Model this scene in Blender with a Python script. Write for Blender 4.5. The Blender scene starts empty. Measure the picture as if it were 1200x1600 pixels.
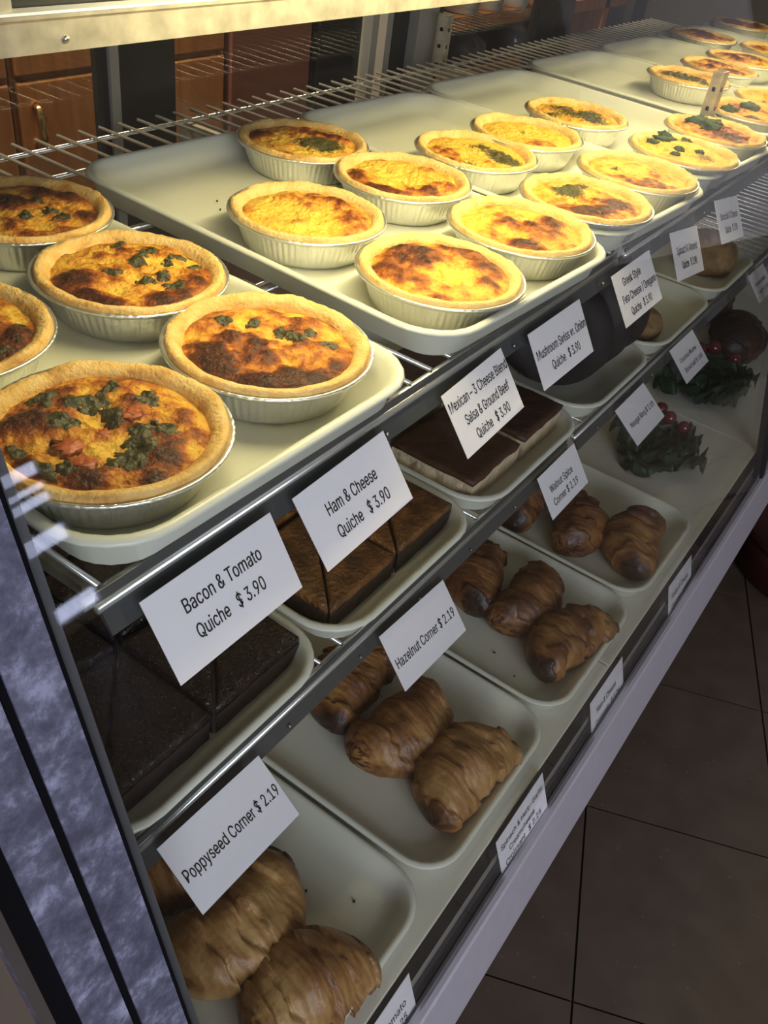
import bpy, bmesh, math, random
from mathutils import Vector, Matrix, noise as mnoise

# ---------------------------------------------------------------- units
# Scene coordinates are written in "u" (1 u = 10 inches) measured from the
# photographer's eye point; FLOOR is the floor height in that frame.
U = 0.254
FLOOR = -4.53
def W(p): return Vector((p[0]*U, p[1]*U, (p[2]-FLOOR)*U))
scene = bpy.context.scene
COL = scene.collection
random.seed(4)

# ---------------------------------------------------------------- camera
cam_d = bpy.data.cameras.new('camera'); cam = bpy.data.objects.new('camera', cam_d); COL.objects.link(cam)
RR = ((0.57100696, -0.81074138, 0.1290328), (-0.45764317, -0.44484459, -0.76985454), (0.68155248, 0.38054132, -0.62503962))
right, down, fwd = (Vector(r) for r in RR)
m = Matrix((right, -down, -fwd)).transposed().to_4x4(); m.translation = W((0, 0, 0)); cam.matrix_world = m
cam_d.sensor_fit = 'VERTICAL'; cam_d.sensor_height = 24.0; cam_d.sensor_width = 18.0
cam_d.lens = 1360/1600*24.0; cam_d.clip_start = 0.01; cam_d.clip_end = 60
scene.camera = cam

# ---------------------------------------------------------------- world, lights, exposure
world = bpy.data.worlds.new('room_light'); scene.world = world; world.use_nodes = True
bg = world.node_tree.nodes['Background']; bg.inputs[0].default_value = (0.95, 0.90, 0.98, 1); bg.inputs[1].default_value = 0.165
def area(name, loc, rot, sx, sy, watts, color):
    d = bpy.data.lights.new(name, 'AREA'); d.shape = 'RECTANGLE'; d.size = sx*U; d.size_y = sy*U; d.energy = watts; d.color = color
    o = bpy.data.objects.new(name, d); COL.objects.link(o); o.location = W(loc); o.rotation_euler = rot
    return o
# fluorescent tube of the case (the visible tube mesh is built with the case)
LAMP_Y, LAMP_Z = 1.16, -0.17
tube_light = area('case_tube_light', (4.6, LAMP_Y, LAMP_Z-0.035), (math.radians(8), 0, 0), 6.8, 0.07, 6.4, (1.0, 0.84, 0.46))
# daylight entering by the shop window behind and left of the photographer
window_light = area('shop_window_light', (-5.0, -8.3, 1.2), (math.radians(78), 0, math.radians(-25)), 8, 5.5, 80, (0.80, 0.81, 1.0))
# ceiling lamp over the staff side, behind the case
staff_light = area('staff_ceiling_light', (3.5, 4.3, 3.2), (math.radians(-12), 0, 0), 9, 1.0, 62, (1.0, 0.80, 0.55))
scene.view_settings.view_transform = 'Standard'
scene.view_settings.look = 'None'
scene.view_settings.gamma = 1.0
scene.view_settings.use_curve_mapping = False
scene.view_settings.exposure = 0.0

# ---------------------------------------------------------------- helpers
MATS = {}
def nodes_of(name):
    mt = bpy.data.materials.new(name); mt.use_nodes = True; MATS[name] = mt
    nt = mt.node_tree
    return mt, nt, nt.nodes, nt.links, nt.nodes['Principled BSDF']
def simple(name, col, rough=0.5, metal=0.0, nscale=30, nstr=0.06, bump=0.0, bscale=120, spec=0.5, coat=0.0):
    """procedural material: base colour broken up by noise, optional fine bump"""
    mt, nt, N, L, b = nodes_of(name)
    tc = N.new('ShaderNodeTexCoord'); nz = N.new('ShaderNodeTexNoise'); nz.inputs['Scale'].default_value = nscale; nz.inputs['Detail'].default_value = 5
    L.new(tc.outputs['Object'], nz.inputs['Vector'])
    mx = N.new('ShaderNodeMixRGB'); mx.blend_type = 'MIX'
    mx.inputs[1].default_value = tuple(max(0, c*(1-nstr*2)) for c in col)+(1,); mx.inputs[2].default_value = tuple(min(1, c*(1+nstr*2)) for c in col)+(1,)
    L.new(nz.outputs['Fac'], mx.inputs[0]); L.new(mx.outputs[0], b.inputs['Base Color'])
    b.inputs['Roughness'].default_value = rough; b.inputs['Metallic'].default_value = metal
    b.inputs['Specular IOR Level'].default_value = spec; b.inputs['Coat Weight'].default_value = coat
    if bump:
        n2 = N.new('ShaderNodeTexNoise'); n2.inputs['Scale'].default_value = bscale; n2.inputs['Detail'].default_value = 4; L.new(tc.outputs['Object'], n2.inputs['Vector'])
        bp = N.new('ShaderNodeBump'); bp.inputs['Strength'].default_value = bump; bp.inputs['Distance'].default_value = 0.003
        L.new(n2.outputs['Fac'], bp.inputs['Height']); L.new(bp.outputs[0], b.inputs['Normal'])
    return mt

def mesh_obj(name, verts, faces, mat, parent=None, loc=None, smooth=False, attrs=None):
    """verts in u, local to loc (u). loc is given in the eye frame for top-level things, local for parts"""
    me = bpy.data.meshes.new(name)
    me.from_pydata([(v[0]*U, v[1]*U, v[2]*U) for v in verts], [], faces); me.update()
    if smooth:
        me.polygons.foreach_set('use_smooth', [True]*len(me.polygons))
    if attrs:
        for k, vals in attrs.items():
            a = me.attributes.new(k, 'FLOAT', 'POINT'); a.data.foreach_set('value', vals)
    me.materials.append(MATS[mat] if isinstance(mat, str) else mat)
    return link(name, me, parent, loc)
def link(name, me, parent=None, loc=None):
    o = bpy.data.objects.new(name, me); COL.objects.link(o)
    if parent is not None:
        o.parent = parent
        if loc is not None: o.location = (loc[0]*U, loc[1]*U, loc[2]*U)
    else:
        o.location = W(loc) if loc is not None else W((0, 0, 0))
    return o
def tag(o, label, cat, group=None, kind=None):
    if label: o['label'] = label
    if cat: o['category'] = cat
    if group: o['group'] = group
    if kind: o['kind'] = kind
    return o
def thing(name, label, cat, loc, group=None):
    o = bpy.data.objects.new(name, None); COL.objects.link(o); o.location = W(loc); o.empty_display_size = 0.02
    return tag(o, label, cat, group)
class MB:
    def __init__(s): s.v = []; s.f = []
    def add(s, v, f):
        n = len(s.v); s.v += [tuple(p) for p in v]; s.f += [tuple(i+n for i in q) for q in f]; return s
    def box(s, a, b):
        x0, y0, z0 = a; x1, y1, z1 = b
        return s.add([(x0,y0,z0),(x1,y0,z0),(x1,y1,z0),(x0,y1,z0),(x0,y0,z1),(x1,y0,z1),(x1,y1,z1),(x0,y1,z1)],
                     [(0,3,2,1),(4,5,6,7),(0,1,5,4),(1,2,6,5),(2,3,7,6),(3,0,4,7)])
    def prism_x(s, prof, x0, x1):
        """closed profile of (y, z) swept along x"""
        n = len(prof)
        v = [(x0, p[0], p[1]) for p in prof]+[(x1, p[0], p[1]) for p in prof]
        f = [(i, (i+1) % n, n+(i+1) % n, n+i) for i in range(n)]+[tuple(range(n-1, -1, -1)), tuple(range(n, 2*n))]
        return s.add(v, f)
    def tube(s, pts, r, seg=8, cap=True):
        pts = [Vector(p) for p in pts]; rings = []
        for i, p in enumerate(pts):
            d = (pts[min(i+1, len(pts)-1)]-pts[max(i-1, 0)]).normalized()
            a = d.orthogonal().normalized() if i == 0 else (a-d*a.dot(d)).normalized()
            b = d.cross(a)
            rr = r[i] if isinstance(r, (list, tuple)) else r
            rings.append([p+(a*math.cos(t)+b*math.sin(t))*rr for t in [2*math.pi*k/seg for k in range(seg)]])
        v = [q for g in rings for q in g]; f = []
        for i in range(len(pts)-1):
            for k in range(seg):
                f.append((i*seg+k, i*seg+(k+1) % seg, (i+1)*seg+(k+1) % seg, (i+1)*seg+k))
        if cap: f += [tuple(range(seg-1, -1, -1)), tuple(range((len(pts)-1)*seg, len(pts)*seg))]
        return s.add(v, f)
    def build(s, name, mat, parent=None, loc=None, smooth=False): return mesh_obj(name, s.v, s.f, mat, parent, loc, smooth)
def bevel(o, w, seg=2):
    md = o.modifiers.new('bevel', 'BEVEL'); md.width = w*U; md.segments = seg; md.limit_method = 'ANGLE'; return o
def fbm(x, y, z, o=4):
    a = 0.0; s = 1.0; t = 0.0
    for _ in range(o):
        a += s*mnoise.noise((x, y, z)); t += s; s *= 0.5; x *= 2.03; y *= 2.03; z *= 2.03
    return a/t
def copy_tree(o, parent=None):
    c = o.copy(); COL.objects.link(c); c.parent = parent
    if parent is not None: c.matrix_parent_inverse = Matrix()
    for ch in list(o.children): copy_tree(ch, c)
    return c

# ---------------------------------------------------------------- materials
simple('tray_plastic', (0.70, 0.70, 0.58), 0.32, nscale=8, nstr=0.02, bump=0.05, bscale=60)
simple('deck_white', (0.70, 0.68, 0.58), 0.45, nscale=6, nstr=0.04)
simple('galvanized', (0.46, 0.42, 0.32), 0.42, 0.55, nscale=75, nstr=0.30, bump=0.25, bscale=60)
simple('lip_glare', (0.85, 0.84, 0.78), 0.5, nscale=20, nstr=0.03)  # white colour stands in for lamplight catching the strip's upper edge
simple('steel', (0.55, 0.55, 0.53), 0.28, 1.0, nscale=40, nstr=0.05)
simple('chrome_wire', (0.70, 0.70, 0.66), 0.25, 0.75, nscale=60, nstr=0.04)
simple('black_metal', (0.012, 0.012, 0.013), 0.38, 0.0, nscale=30, nstr=0.1)
simple('black_rubber', (0.004, 0.004, 0.005), 0.9, nscale=30, nstr=0.1, spec=0.08)
simple('dark_lip', (0.055, 0.055, 0.055), 0.25, 0.85, nscale=20, nstr=0.12)
simple('bumper_aluminium', (0.52, 0.50, 0.54), 0.42, 0.35, nscale=50, nstr=0.04, bump=0.1, bscale=160)
simple('rail_plastic', (0.060, 0.062, 0.062), 0.16, nscale=20, nstr=0.08, coat=0.4)
simple('grey_channel', (0.10, 0.105, 0.11), 0.35, 0.3, nscale=20, nstr=0.08)
simple('frame_grey', (0.33, 0.32, 0.29), 0.45, 0.4, nscale=20, nstr=0.06)
simple('card_white', (0.80, 0.77, 0.80), 0.55, nscale=4, nstr=0.015)
simple('ink_black', (0.012, 0.012, 0.012), 0.6, nscale=40, nstr=0.05)
simple('brass', (0.75, 0.52, 0.18), 0.22, 1.0, nscale=30, nstr=0.06)
simple('side_paint', (0.17, 0.13, 0.10), 0.6, nscale=14, nstr=0.08)
simple('wall_dark', (0.06, 0.055, 0.05), 0.8, nscale=3, nstr=0.1)
simple('wall_paint', (0.45, 0.43, 0.42), 0.8, nscale=3, nstr=0.05)
simple('cup_white', (0.75, 0.74, 0.70), 0.3, nscale=6, nstr=0.03)
simple('jar_grey', (0.16, 0.16, 0.15), 0.15, nscale=9, nstr=0.15, coat=0.5)
simple('red_plastic', (0.035, 0.006, 0.005), 0.4, nscale=10, nstr=0.1)
simple('grout', (0.020, 0.016, 0.014), 0.9, nscale=60, nstr=0.2)
simple('maroon_panel', (0.20, 0.070, 0.045), 0.5, nscale=5, nstr=0.08)
simple('berry_red', (0.16, 0.012, 0.014), 0.18, nscale=30, nstr=0.2, coat=0.6)
simple('leaf_green', (0.018, 0.045, 0.014), 0.5, nscale=50, nstr=0.3, bump=0.4, bscale=200)
simple('spinach_dark', (0.058, 0.052, 0.014), 0.5, nscale=160, nstr=0.48, bump=0.7, bscale=300)
simple('broccoli_green', (0.035, 0.070, 0.022), 0.65, nscale=200, nstr=0.45, bump=0.9, bscale=600)
simple('tomato_red', (0.40, 0.090, 0.024), 0.5, nscale=90, nstr=0.25, bump=0.3, bscale=200)
simple('chocolate', (0.020, 0.014, 0.013), 0.75, nscale=40, nstr=0.15, bump=0.2, bscale=100)
simple('dark_filling', (0.020, 0.012, 0.008), 0.6, nscale=80, nstr=0.3, bump=0.5, bscale=200)
simple('cream_layer', (0.55, 0.44, 0.28), 0.7, nscale=60, nstr=0.12, bump=0.7, bscale=160)
simple('cocoa_top', (0.055, 0.020, 0.009), 0.55, nscale=70, nstr=0.25, bump=0.4, bscale=220)

def mk_nut(name, c1, c2, fleck_glint, amount, rough):
    mt, nt, N, L, b = nodes_of(name)
    tc = N.new('ShaderNodeTexCoord')
    n1 = N.new('ShaderNodeTexNoise'); n1.inputs['Scale'].default_value = 55; n1.inputs['Detail'].default_value = 6; L.new(tc.outputs['Object'], n1.inputs['Vector'])
    r1 = N.new('ShaderNodeValToRGB'); r1.color_ramp.elements[0].position = 0.35; r1.color_ramp.elements[1].position = 0.68
    r1.color_ramp.elements[0].color = c1+(1,); r1.color_ramp.elements[1].color = c2+(1,); L.new(n1.outputs['Fac'], r1.inputs[0])
    v = N.new('ShaderNodeTexVoronoi'); v.inputs['Scale'].default_value = 420; L.new(tc.outputs['Object'], v.inputs['Vector'])
    r2 = N.new('ShaderNodeValToRGB'); r2.color_ramp.elements[0].position = 0.0; r2.color_ramp.elements[1].position = amount
    r2.color_ramp.elements[0].color = (1, 1, 1, 1); r2.color_ramp.elements[1].color = (0, 0, 0, 1); L.new(v.outputs['Distance'], r2.inputs[0])
    mx = N.new('ShaderNodeMixRGB'); L.new(r2.outputs[0], mx.inputs[0]); L.new(r1.outputs[0], mx.inputs[1]); mx.inputs[2].default_value = fleck_glint+(1,)
    L.new(mx.outputs[0], b.inputs['Base Color']); b.inputs['Roughness'].default_value = rough
    bp = N.new('ShaderNodeBump'); bp.inputs['Strength'].default_value = 0.9; bp.inputs['Distance'].default_value = 0.003
    n3 = N.new('ShaderNodeTexNoise'); n3.inputs['Scale'].default_value = 260; n3.inputs['Detail'].default_value = 3; L.new(tc.outputs['Object'], n3.inputs['Vector'])
    L.new(n3.outputs['Fac'], bp.inputs['Height']); L.new(bp.outputs[0], b.inputs['Normal'])
mk_nut('poppyseed_top', (0.008, 0.006, 0.006), (0.022, 0.014, 0.011), (0.45, 0.40, 0.32), 0.17, 0.15)  # pale flecks paint the specular sparkle into the colour
mk_nut('hazelnut_top', (0.075, 0.032, 0.010), (0.22, 0.095, 0.026), (0.42, 0.22, 0.08), 0.22, 0.25)  # orange flecks are painted glints of the glaze
mk_nut('coconut_crumb', (0.16, 0.085, 0.03), (0.36, 0.22, 0.09), (0.5, 0.36, 0.18), 0.2, 0.7)

def mk_foil():
    mt, nt, N, L, b = nodes_of('foil')
    b.inputs['Base Color'].default_value = (0.80, 0.80, 0.74, 1); b.inputs['Metallic'].default_value = 0.85; b.inputs['Roughness'].default_value = 0.33
    tc = N.new('ShaderNodeTexCoord'); nz = N.new('ShaderNodeTexNoise'); nz.inputs['Scale'].default_value = 220; nz.inputs['Detail'].default_value = 3
    L.new(tc.outputs['Object'], nz.inputs['Vector'])
    bp = N.new('ShaderNodeBump'); bp.inputs['Strength'].default_value = 0.35; bp.inputs['Distance'].default_value = 0.002
    L.new(nz.outputs['Fac'], bp.inputs['Height']); L.new(bp.outputs[0], b.inputs['Normal'])
mk_foil()

def baked(name, stops, fine=150, finestr=0.25, rough=0.42, bump=0.5, bscale=180, coat=0.0, spec=0.5):
    """colour from the 'bake' attribute (how far the spot is browned), grained by noise"""
    mt, nt, N, L, b = nodes_of(name)
    at = N.new('ShaderNodeAttribute'); at.attribute_name = 'bake'
    tc = N.new('ShaderNodeTexCoord'); nz = N.new('ShaderNodeTexNoise'); nz.inputs['Scale'].default_value = fine; nz.inputs['Detail'].default_value = 6; nz.inputs['Roughness'].default_value = 0.65
    L.new(tc.outputs['Object'], nz.inputs['Vector'])
    m1 = N.new('ShaderNodeMath'); m1.operation = 'MULTIPLY_ADD'; L.new(nz.outputs['Fac'], m1.inputs[0]); m1.inputs[1].default_value = finestr*2; m1.inputs[2].default_value = -finestr
    m2 = N.new('ShaderNodeMath'); m2.operation = 'ADD'; m2.use_clamp = True; L.new(at.outputs['Fac'], m2.inputs[0]); L.new(m1.outputs[0], m2.inputs[1])
    cr = N.new('ShaderNodeValToRGB'); e = cr.color_ramp.elements
    e[0].position, e[0].color = stops[0][0], stops[0][1]+(1,); e[1].position, e[1].color = stops[-1][0], stops[-1][1]+(1,)
    for p, c in stops[1:-1]:
        n = e.new(p); n.color = c+(1,)
    L.new(m2.outputs[0], cr.inputs[0])
    hb = N.new('ShaderNodeAttribute'); hb.attribute_name = 'herb'
    n2 = N.new('ShaderNodeTexNoise'); n2.inputs['Scale'].default_value = 330; n2.inputs['Detail'].default_value = 3; L.new(tc.outputs['Object'], n2.inputs['Vector'])
    h1 = N.new('ShaderNodeMath'); h1.operation = 'MULTIPLY_ADD'; L.new(hb.outputs['Fac'], h1.inputs[0]); h1.inputs[1].default_value = 1.0; L.new(n2.outputs['Fac'], h1.inputs[2])
    h2 = N.new('ShaderNodeMapRange'); h2.inputs[1].default_value = 0.95; h2.inputs[2].default_value = 1.25; L.new(h1.outputs[0], h2.inputs[0])
    mx = N.new('ShaderNodeMixRGB'); L.new(h2.outputs[0], mx.inputs[0]); L.new(cr.outputs[0], mx.inputs[1]); mx.inputs[2].default_value = (0.085, 0.075, 0.025, 1)
    L.new(mx.outputs[0], b.inputs['Base Color']); b.inputs['Roughness'].default_value = rough; b.inputs['Coat Weight'].default_value = coat; b.inputs['Specular IOR Level'].default_value = spec
    n3 = N.new('ShaderNodeTexNoise'); n3.inputs['Scale'].default_value = bscale; n3.inputs['Detail'].default_value = 5; L.new(tc.outputs['Object'], n3.inputs['Vector'])
    bp = N.new('ShaderNodeBump'); bp.inputs['Strength'].default_value = bump; bp.inputs['Distance'].default_value = 0.003
    L.new(n3.outputs['Fac'], bp.inputs['Height']); L.new(bp.outputs[0], b.inputs['Normal'])
baked('egg_filling', [(0.0, (0.84, 0.53, 0.075)), (0.30, (0.72, 0.34, 0.045)), (0.5, (0.44, 0.135, 0.022)), (0.72, (0.17, 0.045, 0.014)), (1.0, (0.055, 0.020, 0.010))], fine=110, finestr=0.48, rough=0.40, bump=1.0, bscale=260, coat=0.0, spec=0.22)
baked('pie_crust', [(0.0, (0.83, 0.57, 0.21)), (0.4, (0.72, 0.42, 0.11)), (0.75, (0.42, 0.17, 0.035)), (1.0, (0.22, 0.075, 0.018))], fine=200, finestr=0.18, rough=0.7, bump=0.6, bscale=400)
baked('croissant_crust', [(0.0, (0.47, 0.275, 0.095)), (0.35, (0.30, 0.135, 0.036)), (0.65, (0.13, 0.045, 0.013)), (1.0, (0.022, 0.009, 0.005))], fine=60, finestr=0.25, rough=0.45, bump=0.5, bscale=110)

def mk_glass():
    mt, nt, N, L, b = nodes_of('clear_glass'); N.remove(b)
    out = [n for n in N if n.type == 'OUTPUT_MATERIAL'][0]
    lw = N.new('ShaderNodeLayerWeight'); pw = N.new('ShaderNodeMath'); pw.operation = 'POWER'; pw.inputs[1].default_value = 5.0; L.new(lw.outputs['Facing'], pw.inputs[0])
    lw.inputs['Blend'].default_value = 0.5
    mr = N.new('ShaderNodeMath'); mr.operation = 'MULTIPLY_ADD'; mr.inputs[1].default_value = 0.93; mr.inputs[2].default_value = 0.035; L.new(pw.outputs[0], mr.inputs[0])
    tr = N.new('ShaderNodeBsdfTransparent'); tr.inputs[0].default_value = (0.97, 0.985, 0.97, 1)
    gl = N.new('ShaderNodeBsdfGlossy'); gl.inputs['Roughness'].default_value = 0.02; gl.inputs['Color'].default_value = (1, 1, 1, 1)
    nz = N.new('ShaderNodeTexNoise'); tc = N.new('ShaderNodeTexCoord'); nz.inputs['Scale'].default_value = 9; L.new(tc.outputs['Object'], nz.inputs['Vector'])
    ma = N.new('ShaderNodeMath'); ma.operation = 'MULTIPLY_ADD'; ma.inputs[1].default_value = 0.02; ma.inputs[2].default_value = 0.012; L.new(nz.outputs['Fac'], ma.inputs[0]); L.new(ma.outputs[0], gl.inputs['Roughness'])
    mx = N.new('ShaderNodeMixShader'); L.new(mr.outputs[0], mx.inputs[0]); L.new(tr.outputs[0], mx.inputs[1]); L.new(gl.outputs[0], mx.inputs[2]); L.new(mx.outputs[0], out.inputs[0])
mk_glass()

def mk_laminate():
    mt, nt, N, L, b = nodes_of('blue_laminate')
    tc = N.new('ShaderNodeTexCoord'); n1 = N.new('ShaderNodeTexNoise'); n1.inputs['Scale'].default_value = 62; n1.inputs['Detail'].default_value = 10; n1.inputs['Roughness'].default_value = 0.70; n1.inputs['Distortion'].default_value = 0.15
    L.new(tc.outputs['Object'], n1.inputs['Vector'])
    cr = N.new('ShaderNodeValToRGB'); e = cr.color_ramp.elements; e[0].position = 0.40; e[0].color = (0.068, 0.068, 0.100, 1); e[1].position = 0.66; e[1].color = (0.29, 0.30, 0.40, 1)
    k = e.new(0.52); k.color = (0.118, 0.12, 0.168, 1)
    L.new(n1.outputs['Fac'], cr.inputs[0]); L.new(cr.outputs[0], b.inputs['Base Color']); b.inputs['Roughness'].default_value = 0.45
mk_laminate()

def mk_wood(name, c1, c2):
    mt, nt, N, L, b = nodes_of(name)
    tc = N.new('ShaderNodeTexCoord'); mp = N.new('ShaderNodeMapping'); mp.inputs['Scale'].default_value = (9, 9, 0.8); L.new(tc.outputs['Object'], mp.inputs[0])
    n1 = N.new('ShaderNodeTexNoise'); n1.inputs['Scale'].default_value = 6; n1.inputs['Detail'].default_value = 7; n1.inputs['Distortion'].default_value = 0.8; L.new(mp.outputs[0], n1.inputs['Vector'])
    cr = N.new('ShaderNodeValToRGB'); cr.color_ramp.elements[0].position = 0.3; cr.color_ramp.elements[1].position = 0.7
    cr.color_ramp.elements[0].color = c1+(1,); cr.color_ramp.elements[1].color = c2+(1,)
    L.new(n1.outputs['Fac'], cr.inputs[0]); L.new(cr.outputs[0], b.inputs['Base Color']); b.inputs['Roughness'].default_value = 0.45
mk_wood('cabinet_wood', (0.30, 0.105, 0.025), (0.46, 0.185, 0.05))

def mk_tile():
    mt, nt, N, L, b = nodes_of('floor_tile')
    tc = N.new('ShaderNodeTexCoord'); oi = N.new('ShaderNodeObjectInfo')
    ad = N.new('ShaderNodeVectorMath'); ad.operation = 'ADD'; L.new(tc.outputs['Object'], ad.inputs[0]); L.new(oi.outputs['Location'], ad.inputs[1])
    n1 = N.new('ShaderNodeTexNoise'); n1.inputs['Scale'].default_value = 18; n1.inputs['Detail'].default_value = 8; L.new(ad.outputs[0], n1.inputs['Vector'])
    cr = N.new('ShaderNodeValToRGB'); cr.color_ramp.elements[0].position = 0.3; cr.color_ramp.elements[1].position = 0.75
    cr.color_ramp.elements[0].color = (0.080, 0.056, 0.038, 1); cr.color_ramp.elements[1].color = (0.112, 0.081, 0.056, 1); L.new(n1.outputs['Fac'], cr.inputs[0])
    v = N.new('ShaderNodeTexVoronoi'); v.inputs['Scale'].default_value = 42; v.inputs['Randomness'].default_value = 1; L.new(ad.outputs[0], v.inputs['Vector'])
    r2 = N.new('ShaderNodeValToRGB'); r2.color_ramp.elements[0].position = 0.04; r2.color_ramp.elements[0].color = (0.5, 0.5, 0.5, 1); r2.color_ramp.elements[1].position = 0.12; r2.color_ramp.elements[1].color = (0, 0, 0, 1)
    L.new(v.outputs['Distance'], r2.inputs[0])
    mx = N.new('ShaderNodeMixRGB'); L.new(r2.outputs[0], mx.inputs[0]); L.new(cr.outputs[0], mx.inputs[1]); mx.inputs[2].default_value = (0.20, 0.155, 0.13, 1)
    L.new(mx.outputs[0], b.inputs['Base Color']); b.inputs['Roughness'].default_value = 0.42
mk_tile()

def emit(name, col, st):
    mt, nt, N, L, b = nodes_of(name); b.inputs['Base Color'].default_value = col+(1,); b.inputs['Emission Color'].default_value = col+(1,); b.inputs['Emission Strength'].default_value = st
emit('tube_glow', (1.0, 0.9, 0.66), 4.0)
emit('daylight_pane', (0.66, 0.71, 1.0), 8.0)

# ---------------------------------------------------------------- room
fl = MB().box((-14, -13, FLOOR-0.2), (22, 9, FLOOR-0.012)).build('floor', 'grout'); tag(fl, 'brown speckled vinyl tile floor', 'floor', kind='structure')
TS = 1.17; ang = math.radians(21.2)
ux = Vector((math.cos(ang), math.sin(ang))); uy = Vector((-math.sin(ang), math.cos(ang)))
node = Vector((0.77267*4.53, 0.04958*4.53))
tile_me = None
for i in range(-7, 9):
    for j in range(-9, 4):
        c = node+ux*TS*(i+0.5)+uy*TS*(j+0.5)
        if not (-2.2 < c.x < 11 and -7 < c.y < 2.6): continue
        if tile_me is None:
            g = 0.006; h = TS/2-g
            o = MB().box((-h, -h, -0.03), (h, h, 0.0)).build('tile', 'floor_tile', fl); bevel(o, 0.004, 1); tile_me = o.data
        else:
            o = bpy.data.objects.new('tile', tile_me); COL.objects.link(o); o.parent = fl
        o.location = (c.x*U, c.y*U, FLOOR*U); o.rotation_euler[2] = ang
# the wall behind the counter and the wall of the shop front
wr = MB().box((13.2, -1.5, FLOOR), (13.4, 5.6, 5)).build('wall_right', 'wall_dark'); tag(wr, 'dark wall at the far end of the shop', 'wall', kind='structure')
wl = MB().box((-14, 5.6, FLOOR), (22, 5.8, 5)).build('wall_back', 'wall_dark'); tag(wl, 'dark wall behind the counter cabinets', 'wall', kind='structure')
WY = -8.0
wf = MB()
DX0, DX1, DZ0, DZ1 = 4.42, 5.08, -4.38, -2.3      # low glazed door panel
SX0, SX1, SZ0, SZ1 = -9.2, -0.8, -1.8, 4.2     # shop window
for a, b in [((-14, FLOOR, 0), (SX0, 5, 0)), ((SX0, FLOOR, 0), (SX1, SZ0, 0)), ((SX0, SZ1, 0), (SX1, 5, 0)), ((SX1, FLOOR, 0), (DX0, 5, 0)), ((DX0, FLOOR, 0), (DX1, DZ0, 0)), ((DX0, DZ1, 0), (DX1, 5, 0)), ((DX1, FLOOR, 0), (22, 5, 0))]:
    wf.box((a[0], WY-0.15, a[1]), (b[0], WY, b[1]))
tag(wf.build('wall_front', 'wall_paint'), 'painted shop wall on the customer side', 'wall', kind='structure')
w1 = MB(); w1.box((SX0, WY-0.12, SZ0), (SX1, WY-0.02, SZ0+0.12)); w1.box((SX0, WY-0.12, SZ1-0.12), (SX1, WY-0.02, SZ1)); w1.box((SX0, WY-0.12, SZ0+0.12), (SX0+0.12, WY-0.02, SZ1-0.12)); w1.box((SX1-0.12, WY-0.12, SZ0+0.12), (SX1, WY-0.02, SZ1-0.12))
w1 = w1.build('window_1', 'frame_grey'); tag(w1, 'large shop window on the customer side', 'window', kind='structure')
MB().box((SX0+0.12, WY-0.09, SZ0+0.12), (SX1-0.12, WY-0.07, SZ1-0.12)).build('pane', 'clear_glass', w1)
w2 = MB(); w2.box((DX0, WY-0.14, DZ0), (DX1, WY-0.10, DZ1)); w2 = w2.build('window_2', 'daylight_pane'); tag(w2, 'low daylit door pane behind slats', 'window', kind='structure')
for k, (z0, z1) in enumerate([(-2.40, -2.30), (-2.67, -2.56), (-2.80, -2.75), (-3.24, -2.92), (-4.17, -3.45)]):
    MB().box((DX0, WY-0.09, z0), (DX1, WY-0.05, z1)).build('slat', 'wall_dark', w2)

# ---------------------------------------------------------------- display case
GA, GB = 1.093, 0.2716                      # slanted front glass: y = GA + GB*z
def gy(z): return GA+GB*z
XE, XF = 0.545, 9.6                       # inside of the end panel, far end
case = thing('display_case', 'slant-fronted glass bakery display case with blue marbled laminate end', 'display case', (0.5, 1.6, FLOOR))
CO = (-0.5, -1.6, -FLOOR)
def cpart(mb, name, mat, smooth=False, bev=0):
    o = mb.build(name, mat, case, CO, smooth)
    if bev: bevel(o, bev)
    return o
def slab(x0, x1, z0, z1, t0, t1):
    """piece lying in the glass plane, from offset t0 (outwards negative y) to t1"""
    return MB().prism_x([(gy(z0)+t0, z0), (gy(z0)+t1, z0), (gy(z1)+t1, z1), (gy(z1)+t0, z1)], x0, x1)
ZT, ZB = 0.12, -3.06
cpart(slab(0.329, 0.408, -3.35, ZT, -0.015, 0.25), 'laminate_strip', 'blue_laminate')
cpart(slab(0.424, 0.508, -3.35, ZT, -0.015, 0.25), 'laminate_strip', 'blue_laminate')
cpart(slab(0.408, 0.424, -3.35, ZT, -0.010, 0.25), 'black_groove', 'black_rubber')
cpart(slab(0.508, 0.517, -3.35, ZT, -0.012, 0.25), 'edge_seal', 'black_rubber')
cpart(slab(0.517, XE, -3.10, ZT, 0.012, 0.20), 'glass_channel', 'grey_channel')
cpart(slab(0.309, 0.329, -3.35, ZT, -0.012, 0.05), 'black_trim', 'black_rubber')
cpart(slab(0.309, 0.329, -3.35, ZT, 0.05, 0.14), 'grey_trim', 'grey_channel')
cpart(MB().prism_x([(gy(-3.35)+0.25, -3.35), (3.1, -3.35), (3.1, ZT), (gy(ZT)+0.25, ZT)], 0.329, 0.51), 'end_panel', 'side_paint')
cpart(MB().prism_x([(gy(-3.0)+0.25, -3.0), (3.0, -3.0), (3.0, ZT), (gy(ZT)+0.25, ZT)], 0.51, 0.525), 'end_liner', 'black_metal')
cpart(slab(XE-0.02, 5.36, ZB, ZT, 0.0, 0.022), 'front_glass', 'clear_glass')
cpart(slab(5.40, XF, ZB, ZT, 0.0, 0.022), 'front_glass', 'clear_glass')
cpart(slab(5.345, 5.415, ZB-0.02, ZT, -0.01, 0.05), 'glass_mullion', 'black_metal')
cpart(MB().box((0.342, 0.42, FLOOR), (XF, 3.1, -3.2)), 'base', 'black_metal')
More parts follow.
